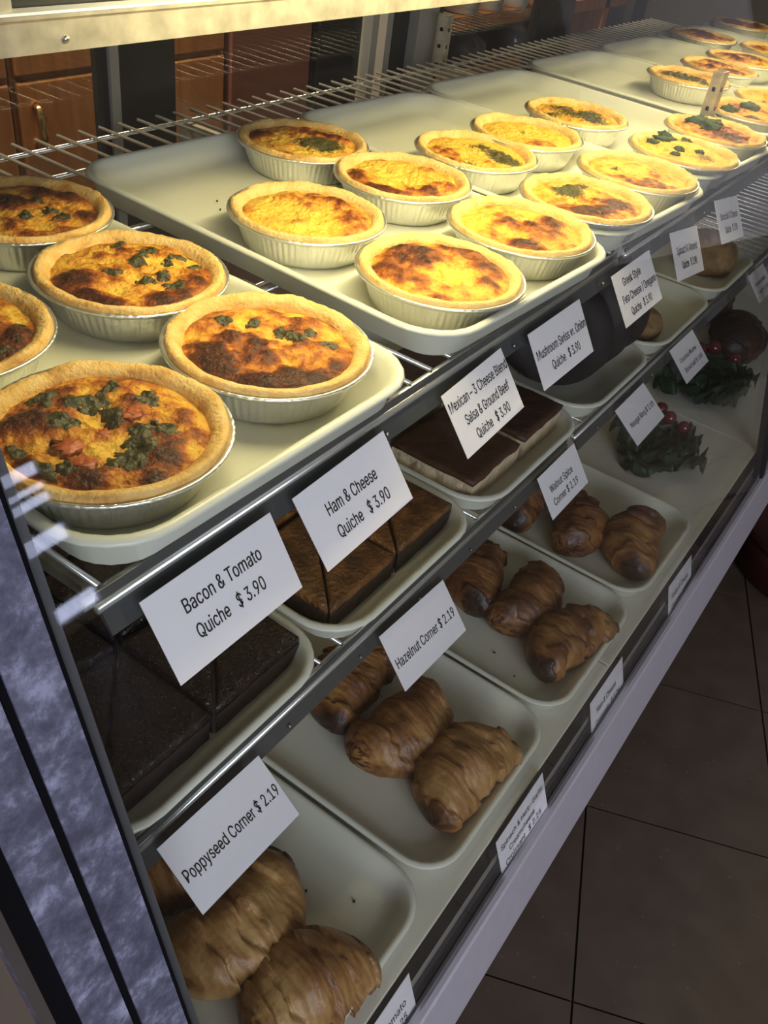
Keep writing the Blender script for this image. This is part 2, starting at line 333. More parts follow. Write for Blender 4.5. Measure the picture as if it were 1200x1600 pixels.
# bumper ledge: flat top, sloped front, undercut
cpart(MB().prism_x([(0.276, -3.15), (0.276, -3.055), (0.262, -3.046), (0.245, -3.046), (0.236, -3.055), (0.172, -3.31), (0.165, -3.345), (0.18, -3.36), (0.42, -3.36), (0.42, -3.15)], 0.53, 5.62), 'bumper_ledge', 'bumper_aluminium')
cpart(MB().prism_x([(0.276, -3.15), (0.276, -3.055), (0.262, -3.046), (0.245, -3.046), (0.236, -3.055), (0.172, -3.31), (0.165, -3.345), (0.18, -3.36), (0.42, -3.36), (0.42, -3.15)], 5.64, XF), 'bumper_ledge', 'bumper_aluminium')
cpart(MB().box((XE, 0.278, -3.13), (XF, 0.32, -3.062)), 'glass_gasket', 'black_rubber')
cpart(MB().prism_x([(0.368, -2.915), (0.300, -3.10), (0.30, -3.13), (0.44, -3.13), (0.44, -2.915)], XE, XF), 'deck_lip', 'dark_lip')
cpart(MB().prism_x([(0.3335, -3.005), (0.3265, -3.009), (0.322, -3.024), (0.327, -3.028)], XE, XF), 'lip_reflection', 'frame_grey')  # grey strip added in place of the reflection along the dark lip
cpart(MB().box((XE, 0.44, -3.13), (XF, 3.0, -2.935)), 'deck_carcass', 'black_metal')
for x0, x1 in [(XE, 2.975), (2.985, 5.415), (5.425, 7.5), (7.51, XF)]:
    cpart(MB().box((x0, 0.366, -2.934), (x1, 2.99, -2.90)), 'deck_panel', 'deck_white', bev=0.004)
cpart(MB().box((0.342, 1.05, ZT), (XF, 3.1, ZT+0.08)), 'top_panel', 'black_metal')
# rear frame: uprights of the sliding doors
for x0, x1, y0, y1, mt in [(2.555, 2.585, 3.05, 3.11, 'black_metal'), (2.585, 2.630, 3.03, 3.10, 'frame_grey'), (2.630, 2.968, 3.06, 3.12, 'black_metal'),
                           (4.405, 4.465, 3.03, 3.10, 'frame_grey'), (4.62, 4.68, 3.08, 3.14, 'frame_grey'), (4.70, 4.86, 3.09, 3.14, 'black_metal'), (4.87, 4.99, 3.03, 3.10, 'frame_grey'), (5.0, 5.12, 3.05, 3.12, 'frame_grey'),
                           (6.47, 6.78, 3.03, 3.10, 'black_metal'), (6.83, 7.10, 3.05, 3.12, 'black_metal'), (8.3, 8.6, 3.03, 3.10, 'black_metal')]:
    cpart(MB().box((x0, y0, -2.9), (x1, y1, ZT)), 'door_upright', mt)
cpart(MB().box((0.53, 3.02, -2.9), (XF, 3.12, -2.6)), 'rear_rail', 'black_metal')
def pane(x0, x1): cpart(MB().box((x0, 3.07, -2.6), (x1, 3.085, ZT)), 'door_pane', 'clear_glass')
pane(0.6, 2.55); pane(2.99, 4.40); pane(5.13, 6.46)
# slotted uprights that carry the shelves
def standard(name_y, x, y, z0, z1, dx, dy):
    mb = MB().box((x, y, z0), (x+dx, y+0.012, z1)).box((x, y+0.012, z0), (x+0.012, y+dy, z1)).box((x+dx-0.012, y+0.012, z0), (x+dx, y+dy, z1))
    o = cpart(mb, 'slotted_upright', 'galvanized')
    k = 0; z = z1-0.07
    while z > z0+0.05 and k < 6:
        MB().box((x-0.0015, y+dy*0.35, z-0.02), (x, y+dy*0.65, z)).build('slot', 'black_rubber', o)
        MB().box((x+dx*0.35, y-0.0015, z-0.02), (x+dx*0.55, y, z)).build('slot', 'black_rubber', o)
        z -= 0.09; k += 1
standard('f', 4.845, 1.225, -1.13, -0.795, 0.085, 0.055)
standard('r', 5.03, 2.93, -2.9, -0.90, 0.06, 0.07)

# lamp over the top shelf: galvanized strip, black housing and tube
lamp = thing('strip_light', 'galvanized strip lamp above the quiches with bright upper edge', 'lamp', (3.6, 1.42, -0.41))
LO = (-3.6, -1.42, 0.41)
lp = MB().prism_x([(1.42, -0.412), (1.42, -0.362), (1.416, -0.357), (1.412, -0.356), (1.412, -0.350), (1.43, -0.350), (1.432, -0.412)], 0.62, 8.4).build('face_strip', 'galvanized', lamp, LO)
MB().box((0.62, 1.4135, -0.3495), (8.0, 1.445, -0.345)).build('upper_lip', 'lip_glare', lamp, LO)
MB().box((0.62, 1.45, -0.36), (8.0, 1.80, -0.04)).build('housing', 'black_metal', lamp, LO)
MB().box((0.93, 1.43, -0.350), (1.02, 1.449, -0.20)).build('bracket', 'galvanized', lamp, LO)
def knob(p, r, h, mat, name, par, off):
    MB().tube([(p[0], p[1], p[2]), (p[0], p[1]-h*0.5, p[2]), (p[0], p[1]-h, p[2])], [r, r*0.95, r*0.5], 12).build(name, mat, par, off, True)
knob((1.115, 1.42, -0.392), 0.007, 0.006, 'steel', 'screw', lamp, LO)
tb = MB().tube([(1.15, LAMP_Y, LAMP_Z), (8.05, LAMP_Y, LAMP_Z)], 0.030, 14).build('fluorescent_tube', 'tube_glow', lamp, LO, True)
for x in (1.11, 8.05): MB().box((x, LAMP_Y-0.04, LAMP_Z-0.04), (x+0.04, LAMP_Y+0.04, ZT)).build('tube_holder', 'cup_white', lamp, LO)

# ---------------------------------------------------------------- wire shelves
wire_mesh = {}
def wire_shelf(label, y0, y1, z, key, x1=8.6, brk=()):
    sh = thing('wire_shelf', label, 'shelf', (XE+0.1, y0, z)); off = (-XE-0.1, -y0, -z)
    r = 0.0068
    proto = None
    n = int((x1-0.75)/0.1)
    for k in range(n):
        x = 0.70+0.1*k
        if proto is None:
            proto = MB().tube([(0, 0, 0), (0, y1-y0, 0)], r, 6).build('wire', 'chrome_wire', sh, (0, 0, 0), True)
            o = proto
        else:
            o = bpy.data.objects.new('wire', proto.data); COL.objects.link(o); o.parent = sh
        o.location = ((x-XE-0.1)*U, 0, 0)
    for y, dz, rr in [(y0, -0.02, 0.014), (y1-0.06, -0.020, 0.009), (y1-0.30, -0.020, 0.009), (y0+0.62, -0.024, 0.012), ((y0+y1)/2+0.2, -0.024, 0.012)]:
        MB().tube([(0.66, y, z+dz), (x1, y, z+dz)], rr, 8).build('cross_wire', 'chrome_wire', sh, off, True)
    for xb in (0.70, 2.83, 5.0, 7.2):
        MB().prism_x([(y0+0.05, z-0.06), (y0+0.05, z-0.035), (y1, z-0.035), (y1, z-0.14), (y1-0.2, z-0.14)], xb, xb+0.03).build('bracket', 'galvanized', sh, off)
    # clear label rail hung from the front wire
    t = math.radians(33); c, s = math.cos(t), math.sin(t)
    for xa, xb in ((0.68, 3.02), (3.10, 5.6), (5.7, x1)):
        MB().prism_x([(y0-0.016, z+0.006), (y0-0.020, z-0.022), (y0-0.012-0.075*s, z-0.012-0.075*c), (y0-0.004-0.075*s, z-0.014-0.075*c), (y0-0.006, z-0.03)], xa, xb).build('label_rail', 'rail_plastic', sh, off)
        MB().tube([(xa-0.005, y0-0.017, z-0.028), (xb, y0-0.017, z-0.028)], 0.012, 8).build('rail_bead', 'chrome_wire', sh, off, True)
        k = xa+0.2
        while k < xb and k < 4.6:
            MB().tube([(k, y0-0.012-0.05*s-0.006, z-0.012-0.05*c), (k, y0-0.012-0.05*s-0.012, z-0.012-0.05*c-0.004)], 0.0045, 6).build('rivet', 'steel', sh, off, True); k += 0.33
    return sh
ZS1, ZS2 = -1.1258, -1.9208
wire_shelf('chrome wire top shelf carrying the quiche trays', 0.935, 2.90, ZS1, 'top')
wire_shelf('chrome wire middle shelf carrying the chocolate and nut pastries', 0.905, 2.75, ZS2, 'mid')

# ---------------------------------------------------------------- trays
def rrect(w, d, r, z, n=6):
    pts = []
    for cx, cy, a0 in ((w/2-r, d/2-r, 0), (-w/2+r, d/2-r, 90), (-w/2+r, -d/2+r, 180), (w/2-r, -d/2+r, 270)):
        for k in range(n+1):
            a = math.radians(a0+90*k/n); pts.append((cx+r*math.cos(a), cy+r*math.sin(a), z))
    return pts
def tray(label, group, xc, yc, zfloor, w, d, rot=0.0, h=0.078):
    n = 6; rings = []
    lip = 0.024
    spec = [(0.060, -0.010, 0.10), (0.042, 0.0, 0.12), (0.026, h*0.72, 0.145), (0.012, h*0.86, 0.16), (0.0, h*0.93, 0.165), (0.003, h, 0.165), (0.014, h+0.006, 0.16), (lip, h, 0.155), (lip+0.010, h*0.86, 0.15), (0.055, 0.028, 0.125), (0.075, 0.010, 0.115), (0.105, 0.004, 0.10)]
    for ins, z, r in spec: rings.append(rrect(w-2*ins, d-2*ins, max(r-ins*0.3, 0.03), z, n))
    k = len(rings[0]); v = [p for g in rings for p in g]; f = []
    for i in range(len(rings)-1):
        for j in range(k): f.append((i*k+j, i*k+(j+1) % k, (i+1)*k+(j+1) % k, (i+1)*k+j))
    f.append(tuple(range(k-1, -1, -1))); f.append(tuple((len(rings)-1)*k+j for j in range(k)))
    o = mesh_obj('serving_tray', v, f, 'tray_plastic', None, (xc, yc, zfloor-0.004), True)
    o.rotation_euler[2] = rot
    return tag(o, label, 'tray', group)
ORD = ['first', 'second', 'third', 'fourth', 'fifth', 'sixth', 'seventh', 'eighth']
# top shelf: floor of the trays at -1.10
TOP = [(0.675, 1.665, -0.015), (1.80, 2.855, -0.045), (2.885, 3.845, -0.05), (3.86, 4.835, -0.055), (4.945, 5.915, -0.05), (5.965, 6.935, -0.04), (6.985, 7.955, -0.03), (8.0, 8.6, 0)]
for i, (a, b, r) in enumerate(TOP):
    tray('off-white plastic tray of quiches on the top shelf, %s from the laminate end' % ORD[i], 'quiche trays', (a+b)/2, 1.625, -1.104, b-a, 1.52, r)
MID = [(0.585, 1.405), (1.415, 2.235), (2.245, 3.10), (3.115, 3.90), (3.915, 4.80), (4.83, 5.66)]
MIDC = ['of poppyseed triangles', 'of hazelnut triangles', 'of cream-edged cocoa squares', 'of dark chocolate rings', 'with crumbed round pastries', 'holding one large crumbed ball']
for i, (a, b) in enumerate(MID):
    tray('off-white plastic tray %s on the middle shelf' % MIDC[i], 'middle shelf trays', (a+b)/2, 0.853+0.71, -1.899, b-a, 1.42, 0.0, 0.07)
BOT = [(0.61, 1.525), (1.54, 2.455), (2.47, 3.375), (3.39, 4.28)]
for i, (a, b) in enumerate(BOT):
    tray('off-white plastic tray of croissants on the bottom deck, %s from the laminate end' % ORD[i], 'croissant trays', (a+b)/2, 0.41+0.73, -2.884, b-a, 1.46, 0.0, 0.07)

# ---------------------------------------------------------------- quiches
# spots on each filling, in pie radii from its centre: b/d browned, y plain egg, h herb flecks, L leaf, T tomato, B broccoli
SPOTS = {
 'Q8': [('b',0.11,0.26,0.12),('b',0.52,0.22,0.12),('b',0.51,-0.1,0.12),('b',0.35,-0.37,0.12),('b',0.16,-0.61,0.12),('b',-0.12,-0.72,0.09),('b',-0.42,-0.19,0.06),('y',-0.27,0.19,0.16),('y',-0.28,-0.41,0.16)],
 'Q7': [('b',-0.67,0.3,0.12),('d',-0.83,-0.08,0.12),('d',-0.69,-0.36,0.12),('b',-0.39,-0.46,0.12),('d',-0.15,-0.62,0.12),('b',0.24,-0.59,0.11),('b',-0.53,0.51,0.11),('y',0.02,0.25,0.19),('y',0.17,-0.09,0.16),('b',0.49,-0.05,0.1)],
 'Q9': [('b',-0.19,0.49,0.16),('b',0.15,0.45,0.17),('b',0.58,0.28,0.15),('b',0.73,0.0,0.15),('b',0.45,-0.34,0.14),('b',-0.51,0.1,0.12),('d',-0.6,-0.38,0.06),('y',0.01,-0.21,0.15),('b',-0.07,0.17,0.13),('b',0.12,-0.61,0.1),('b',-0.6,0.38,0.1)],
 'Q6': [('d',-0.39,0.52,0.13),('b',0.3,0.3,0.13),('b',0.32,-0.06,0.13),('b',-0.74,-0.25,0.1),('h',-0.1,-0.15,0.2),('h',0.13,-0.45,0.16),('b',0.55,-0.37,0.1)],
 'Q10': [('h',0.23,0.08,0.15),('h',0.08,-0.36,0.17),('h',0.04,-0.61,0.15),('h',-0.64,-0.25,0.12),('b',-0.51,0.35,0.16),('b',-0.78,0.0,0.12),('y',0.02,0.2,0.15),('y',0.52,0.01,0.15)],
 'Q11': [('b',-0.12,0.28,0.14),('b',0.05,-0.11,0.17),('b',-0.03,-0.43,0.13),('d',-0.51,-0.49,0.1),('b',-0.73,-0.27,0.13),('d',0.47,-0.28,0.11),('y',-0.25,0.5,0.13),('d',-0.59,-0.26,0.07)],
 'Q12': [('b',-0.35,0.26,0.13),('b',-0.38,-0.37,0.14),('y',0.25,0.33,0.26),('y',-0.28,0.42,0.21),('y',0.09,-0.38,0.17),('h',-0.18,-0.03,0.08)],
 'Q13': [('h',-0.01,0.42,0.14),('h',-0.01,0.21,0.14),('b',0.09,-0.25,0.14),('d',-0.52,-0.32,0.12),('b',-0.21,-0.48,0.14),('b',-0.81,-0.06,0.13),('h',0.45,0.27,0.13),('b',0.18,-0.47,0.11)],
 'Q14': [('h',-0.01,0.43,0.17),('h',-0.19,-0.06,0.19),('h',-0.05,-0.52,0.17),('h',0.28,-0.18,0.15),('b',-0.03,0.21,0.12),('h',-0.58,0.28,0.12)],
 'Q15': [('b',-0.67,-0.36,0.15),('b',-0.78,-0.05,0.13),('b',-0.3,-0.54,0.14),('h',-0.21,0.31,0.08),('h',-0.49,-0.35,0.08),('b',0.08,-0.29,0.12),('y',0.03,0.02,0.14)],
 'Q16': [('B',0.51,0.57,0.18),('B',-0.06,0.58,0.09),('B',0.66,0.2,0.08),('B',-0.03,0.09,0.08),('B',-0.42,0.02,0.08),('h',-0.12,-0.43,0.16),('y',0.6,-0.01,0.17),('B',0.04,-0.26,0.07)],
 'Q17': [('B',0.35,0.37,0.22),('B',0.33,0.57,0.14),('B',0.02,0.11,0.16),('T',0.02,-0.25,0.16),('T',0.08,-0.46,0.12),('d',-0.17,-0.31,0.18),('B',0.54,0.17,0.11)],
 'Q18': [('h',-0.24,0.44,0.16),('h',-0.22,0.13,0.16),('h',-0.04,-0.12,0.16),('h',-0.19,-0.41,0.14),('L',-0.19,0.3,0.1),('L',-0.02,-0.19,0.11),('L',-0.13,0.04,0.1)],
 'Q23': [('B',-0.38,0.34,0.18),('B',-0.68,0.39,0.12),('B',0.28,0.1,0.19),('d',-0.73,-0.28,0.14)],
 'Q24': [('B',-0.76,0.18,0.15),('B',-0.78,0.03,0.11)],
 'Q2': [('d',-0.59,0.2,0.1),('b',-0.83,0.09,0.08),('d',-0.74,-0.17,0.09),('b',-0.65,-0.42,0.09),('d',-0.26,-0.69,0.1),('d',0.02,-0.74,0.09),('b',0.38,-0.57,0.09),('L',0.34,0.57,0.05),('L',0.42,0.24,0.06),('L',0.19,0.11,0.06),('L',-0.18,0.07,0.05),('L',-0.03,-0.24,0.05),('L',0.16,-0.29,0.05),('L',0.1,-0.53,0.06),('L',0.64,-0.03,0.06),('L',0.43,-0.08,0.04),('L',0.64,-0.32,0.05),('b',-0.45,0.09,0.07),('b',0.25,0.22,0.07),('y',-0.35,-0.26,0.07),('y',0.38,0.03,0.06)],
 'Q3': [('d',-0.52,0.27,0.11),('d',-0.66,-0.03,0.1),('d',-0.51,-0.52,0.12),('d',-0.38,-0.7,0.1),('d',-0.67,-0.44,0.1),('b',-0.16,-0.73,0.1),('d',-0.19,0.3,0.05),('L',0.02,0.56,0.06),('L',0.2,0.35,0.05),('L',0.24,0.01,0.06),('L',0.29,-0.15,0.05),('L',0.44,-0.41,0.05),('L',0.43,-0.15,0.04),('b',-0.2,-0.17,0.14),('b',0.2,-0.68,0.1),('b',-0.11,0.06,0.09),('y',0.08,0.39,0.06),('b',-0.74,0.16,0.06)],
 'Q4': [('L',-0.13,0.63,0.08),('L',-0.19,0.28,0.08),('L',0.15,0.34,0.09),('L',0.14,0.09,0.07),('L',0.05,-0.34,0.09),('L',0.28,-0.35,0.07),('L',-0.16,-0.43,0.09),('L',-0.69,-0.12,0.08),('L',-0.68,0.22,0.07),('L',-0.57,-0.21,0.05),('L',0.38,0.4,0.05),('L',0.48,0.03,0.06),('T',-0.37,-0.02,0.09),('T',-0.43,-0.25,0.08),('T',0.22,-0.04,0.06),('T',-0.07,-0.05,0.05),('d',-0.31,0.4,0.09),('d',-0.57,-0.42,0.08),('d',-0.23,-0.77,0.08),('d',-0.71,0.03,0.08),('b',0.52,-0.26,0.1),('b',0.05,-0.54,0.09),('d',-0.49,0.45,0.09),('y',-0.18,-0.2,0.06),('b',0.02,0.59,0.09),('b',0.36,0.15,0.08)],
 'Q5': [('L',0.15,-0.74,0.06),('L',0.38,-0.69,0.05),('L',0.54,-0.4,0.04),('d',0.36,-0.55,0.08),('b',0.2,-0.75,0.08),('b',0.01,-0.78,0.08),('b',0.57,-0.58,0.06)],
 'Q1': [('L',0.27,0.06,0.05),('L',0.17,-0.27,0.06),('L',0.18,-0.45,0.05),('L',-0.1,-0.19,0.05),('d',0.02,0.18,0.1),('d',0.66,-0.01,0.09),('d',0.45,-0.58,0.09),('b',0.0,-0.7,0.08),('y',-0.0,-0.31,0.05),('d',0.43,0.26,0.09),('b',-0.36,-0.33,0.07),('b',0.64,-0.25,0.06)],
}
PR = 0.247
def lathe(prof, seg, rfun=None):
    v = []; f = []; n = len(prof)
    for k in range(seg):
        a = 2*math.pi*k/seg; c, s = math.cos(a), math.sin(a)
        for i, (r, z) in enumerate(prof):
            rr = r+(rfun(a, i) if rfun else 0); v.append((rr*c, rr*s, z))
    for k in range(seg):
        k2 = (k+1) % seg
        for i in range(n-1): f.append((k*n+i, k2*n+i, k2*n+i+1, k*n+i+1))
    return v, f
# foil pan shared by all quiches: fluted wall, rolled beaded rim; local z 0 = bottom, rim at 0.104
def pan_mesh():
    H = 0.104
    prof = [(0.0, 0.0), (0.165, 0.0), (0.186, 0.003), (0.194, 0.014), (0.203, 0.04), (0.213, 0.07), (0.222, 0.092), (0.230, H-0.002), (0.240, H+0.001), (0.2455, H+0.003), (PR, H-0.002), (0.2445, H-0.008), (0.238, H-0.005), (0.229, H-0.006)]
    amp = {3: 0.0012, 4: 0.0022, 5: 0.0022, 6: 0.0012, 9: 0.0008, 10: 0.001}
    rnd = [random.uniform(0.3, 1.6) for _ in range(100)]
    def rf(a, i):
        t = a/(2*math.pi)*72
        return amp.get(i, 0)*rnd[int(t) % 100]*math.sin(2*math.pi*t)
    return lathe(prof, 288, rf)
PV, PF = pan_mesh(); PAN = None
def quiche(key, label, x, y, seed, base_b=0.12, spots=None, crust_b=0.25, z0=-1.103, leafmat='spinach_dark', pan=True):
    global PAN
    t = thing('quiche', label, 'quiche', (x, y, z0), 'quiches on the top shelf')
    if PAN is None:
        PAN = mesh_obj('foil_pan', PV, PF, 'foil', t, (0, 0, 0), True).data
    else:
        p = bpy.data.objects.new('foil_pan', PAN); COL.objects.link(p); p.parent = t
    sp = list(spots if spots is not None else SPOTS.get(key, []))
    rl = random.Random(int(seed*100))
    for kd, sx, sy, sr in list(sp):
        if kd == 'L':
            for _ in range(2):
                a = rl.uniform(0, 6.28); d = sr*rl.uniform(0.9, 2.0); nx, ny = sx+d*math.cos(a), sy+d*math.sin(a)
                if math.hypot(nx, ny) < 0.66: sp.append(('L', nx, ny, sr*rl.uniform(0.35, 0.8)))
    if key in ('Q19', 'Q20', 'Q21', 'Q22', 'Q25'):
        for _ in range(7): sp.append(('b', rl.uniform(-0.5, 0.5), rl.uniform(-0.5, 0.5), 0.13))
    H = 0.104
    # crust ring
    seg = 110; v = []; f = []; bk = []
    prof = [(0.2335, H-0.012), (0.2360, H+0.002), (0.2345, H+0.010), (0.229, H+0.0145), (0.219, H+0.013), (0.209, H+0.0075), (0.2015, H+0.001), (0.195, H-0.014)]
    n = len(prof)
    for k in range(seg):
        a = 2*math.pi*k/seg; c, s = math.cos(a), math.sin(a)
        lump = fbm(c*2.2+seed*3.1, s*2.2, seed, 3); fine = fbm(c*14+seed, s*14, seed*2.0, 3)
        for i, (r, z) in enumerate(prof):
            rr = r+(0.007*lump+0.003*fine)*(1 if 0 < i < 6 else 0.3)-(0.004*abs(lump) if i < 3 else 0); rr = min(rr, 0.2375)
            v.append((rr*c, rr*s, z+(0.010*lump+0.005*fine)*(1 if 0 < i < 7 else 0)))
            bk.append(min(1, max(0, crust_b*0.75-0.06+0.85*fbm(c*4+seed*7, s*4, i*0.3, 4)+(0.10 if i < 3 else 0)+(0.14 if i > 5 else 0))))
    for k in range(seg):
        k2 = (k+1) % seg
        for i in range(n-1): f.append((k*n+i, k2*n+i, k2*n+i+1, k*n+i+1))
    mesh_obj('crust', v, f, 'pie_crust', t, (0, 0, 0), True, {'bake': bk, 'herb': [0.0]*len(bk)})
    # filling
    rings, seg = 30, 84; v = [(0, 0, 0)]; f = []; bk = []; hb = []
    R0 = 0.207
    def surf(px, py):
        q = (px/R0, py/R0); rad = math.hypot(*q)
        n1 = fbm(px*11+seed*5.3, py*11, seed*1.7, 3); n2 = 1-abs(fbm(px*20+seed*2.3, py*20, seed*4.1, 3))*2.6
        h = H-0.004+0.005*fbm(px*48+seed, py*48, seed*2, 3)+0.016*n1+0.010*n2*(1-rad**4)-0.010*rad**8
        b = base_b+0.62*n1+0.20*(n2-0.4)+0.55*fbm(px*30+seed*3, py*30, seed, 4)-0.03
        hr = 0.0
        for kd, sx, sy, sr in sp:
            d2 = ((px/0.25-sx)**2+(py/0.25-sy)**2)/((sr*1.75)**2)
            if d2 > 6: continue
            g = math.exp(-d2)
            if kd == 'b': b += 0.42*g; h += 0.010*g
            elif kd == 'd': b += 0.70*g; h += 0.013*g
            elif kd == 'y': b -= 0.45*g; h -= 0.004*g
            elif kd == 'h': hr += 0.75*g; h += 0.004*g
            elif kd in 'LTB': b += 0.12*g
        h += 0.006*(rad > 0.9)*0
        return h, b, hr
    pts = [(0.0, 0.0)]
    for i in range(1, rings+1):
        r = R0*i/rings
        for k in range(seg):
            a = 2*math.pi*(k+0.5*(i % 2))/seg; pts.append((r*math.cos(a), r*math.sin(a)))
    v = []
    for px, py in pts:
        h, b, hr = surf(px, py); v.append((px, py, h)); bk.append(min(1, max(0, b))); hb.append(min(1, hr))
    for k in range(seg): f.append((0, 1+k, 1+(k+1) % seg))
    for i in range(1, rings):
        for k in range(seg):
            a = 1+(i-1)*seg+k; b2 = 1+(i-1)*seg+(k+1) % seg; c = 1+i*seg+k; d = 1+i*seg+(k+1) % seg
            if i % 2: f += [(a, c, d), (a, d, b2)] if False else [(a, c, b2), (b2, c, d)]
            else: f += [(a, c, d), (a, d, b2)]
    mesh_obj('filling', v, f, 'egg_filling', t, (0, 0, 0), True, {'bake': bk, 'herb': hb})
    # toppings as lumps on the filling
    for q, (kd, sx, sy, sr) in enumerate(sp):
        if kd not in 'LTB': continue
        px, py = sx*0.25, sy*0.25; h = surf(px, py)[0]; rr = sr*0.25*1.15
        vv = []; ff = []
        if kd == 'L':
            nr, nu = 6, 20; rr *= 1.45
            for side in (1, 0):
                for i in range(nr+1):
                    for k in range(nu):
                        a = 2*math.pi*k/nu; c, s = math.cos(a), math.sin(a)
                        out = 1+0.9*fbm(c*1.3+q*3.7+seed, s*1.3+seed*2, q*1.1, 3)+0.25*fbm(c*5+q, s*5+seed, 3.0, 2)
                        r = rr*out*i/nr; lx, ly = px+r*c, py+r*s
                        lim = math.hypot(lx, ly)
                        if lim > 0.185: lx, ly = lx*0.185/lim, ly*0.185/lim
                        cr = fbm(lx*60+q*2.1, ly*60+seed, q*0.7, 2)
                        vv.append((lx, ly, surf(lx, ly)[0]-0.006+side*(0.010+0.012*max(-0.6, cr)*(1-0.5*i/nr)-0.006*(i/nr)**3)))
            m_ = (nr+1)*nu
            for i in range(nr):
                for k in range(nu):
                    a_, b_, c_, d_ = i*nu+k, i*nu+(k+1) % nu, (i+1)*nu+(k+1) % nu, (i+1)*nu+k
                    ff.append((a_, d_, c_, b_)); ff.append((m_+a_, m_+b_, m_+c_, m_+d_))
            for k in range(nu): ff.append((nr*nu+k, m_+nr*nu+k, m_+nr*nu+(k+1) % nu, nr*nu+(k+1) % nu))
        else:
            nu, nv = (14, 9) if kd != 'B' else (24, 16)
            for i in range(nv+1):
                th = math.pi*i/nv
                for k in range(nu):
                    a = 2*math.pi*k/nu
                    d = Vector((math.sin(th)*math.cos(a), math.sin(th)*math.sin(a), math.cos(th)))
                    nz = fbm(d.x*1.6+q*3.7+seed, d.y*1.6+seed*2, d.z*1.6, 3); fn = fbm(d.x*7+q, d.y*7+seed, d.z*7, 2)
                    s = rr*(1+(0.85 if kd == 'B' else 1.5)*nz+(0.34 if kd == 'B' else 0.16)*fn); fl = {'T': 0.20, 'B': 0.50}[kd]
                    vv.append((px+d.x*s, py+d.y*s, h+0.002+d.z*s*fl))
            for i in range(nv):
                for k in range(nu): ff.append((i*nu+k, i*nu+(k+1) % nu, (i+1)*nu+(k+1) % nu, (i+1)*nu+k))
        mesh_obj({'L': 'spinach_leaf', 'T': 'tomato_piece', 'B': 'broccoli_floret'}[kd], vv, ff, {'L': leafmat, 'T': 'tomato_red', 'B': 'broccoli_green'}[kd], t, (0, 0, 0), True)
    return t
QS = [
 ('Q1', 'dark spinach quiche at the back of the nearest tray, cut by photo edge', 1.469, 2.123, 0.36, 0.35),
 ('Q2', 'spinach-flecked quiche with glossy brown rim patches, in the middle of the nearest tray', 1.426, 1.641, 0.30, 0.28),
 ('Q3', 'quiche with charred dark brown blisters, front right of the nearest tray', 1.407, 1.164, 0.40, 0.30),
 ('Q4', 'large nearest quiche topped with dark leaves and red tomato, at the tray front corner', 0.919, 1.153, 0.30, 0.42),
 ('Q5', 'quiche at the left photo edge showing only its right side', 0.915, 1.683, 0.35, 0.35),
 ('Q6', 'shaded mottled quiche at the back of the second tray', 2.667, 2.09, 0.16, 0.25),
 ('Q7', 'quiche with a brown blistered front arc, behind the middle of the second tray', 2.666, 1.635, 0.06, 0.12),
 ('Q8', 'bright yellow quiche with a brown arc on its far side, left in the second tray', 2.121, 1.626, 0.0, 0.10),
 ('Q9', 'evenly browned quiche with a pale yellow spot, at the front corner of the second tray', 2.096, 1.118, 0.20, 0.12),
 ('Q10', 'yellow quiche with a grey-green herb patch, left in the third tray', 3.182, 1.634, 0.03, 0.14),
 ('Q11', 'orange-brown wrinkled quiche, right front of the second tray', 2.615, 1.131, 0.12, 0.14),
 ('Q12', 'plain golden yellow quiche behind the herb-topped one', 3.625, 1.640, 0.02, 0.10),
 ('Q13', 'mushroom-grey and brown quiche at the front of the third tray', 3.075, 1.106, 0.18, 0.14),
 ('Q14', 'mushroom and herb quiche at the front-left of the fourth tray, second row', 4.150, 1.650, 0.12, 0.25),
 ('Q15', 'orange quiche with a brown front half, right front of the third tray', 3.572, 1.106, 0.16, 0.14),
 ('Q16', 'yellow quiche with green broccoli florets, left front of the fourth tray', 4.078, 1.090, 0.04, 0.2),
 ('Q17', 'quiche with dark broccoli and dark red pieces, right front of the fourth tray', 4.585, 1.111, 0.3, 0.3),
 ('Q18', 'quiche with dark speckled herbs behind the slotted metal upright', 5.66, 1.625, 0.12, 0.3),
 ('Q19', 'golden quiche just behind the herb-speckled one by the metal upright', 6.22, 1.617, 0.12, 0.2),
 ('Q20', 'golden brown quiche in the sixth tray, second behind the metal upright', 6.71, 1.612, 0.16, 0.2),
 ('Q21', 'shaded brown quiche at the back of the seventh tray', 7.277, 2.08, 0.3, 0.4),
 ('Q22', 'farthest dim quiche at the back, top right of the photo', 8.32, 2.10, 0.3, 0.45),
 ('Q23', 'broccoli quiche right beside the metal upright at the front edge', 5.215, 1.124, 0.25, 0.25),
 ('Q24', 'quiche with one green floret at the right photo edge', 5.69, 1.10, 0.1, 0.2),
 ('Q25', 'golden quiche in the seventh tray, high at the right photo edge', 7.38, 1.58, 0.15, 0.2),
]
for i, (k, lab, x, y, bb, cb) in enumerate(QS):
    quiche(k, lab, x, y, i*1.37+0.4, bb, crust_b=cb)

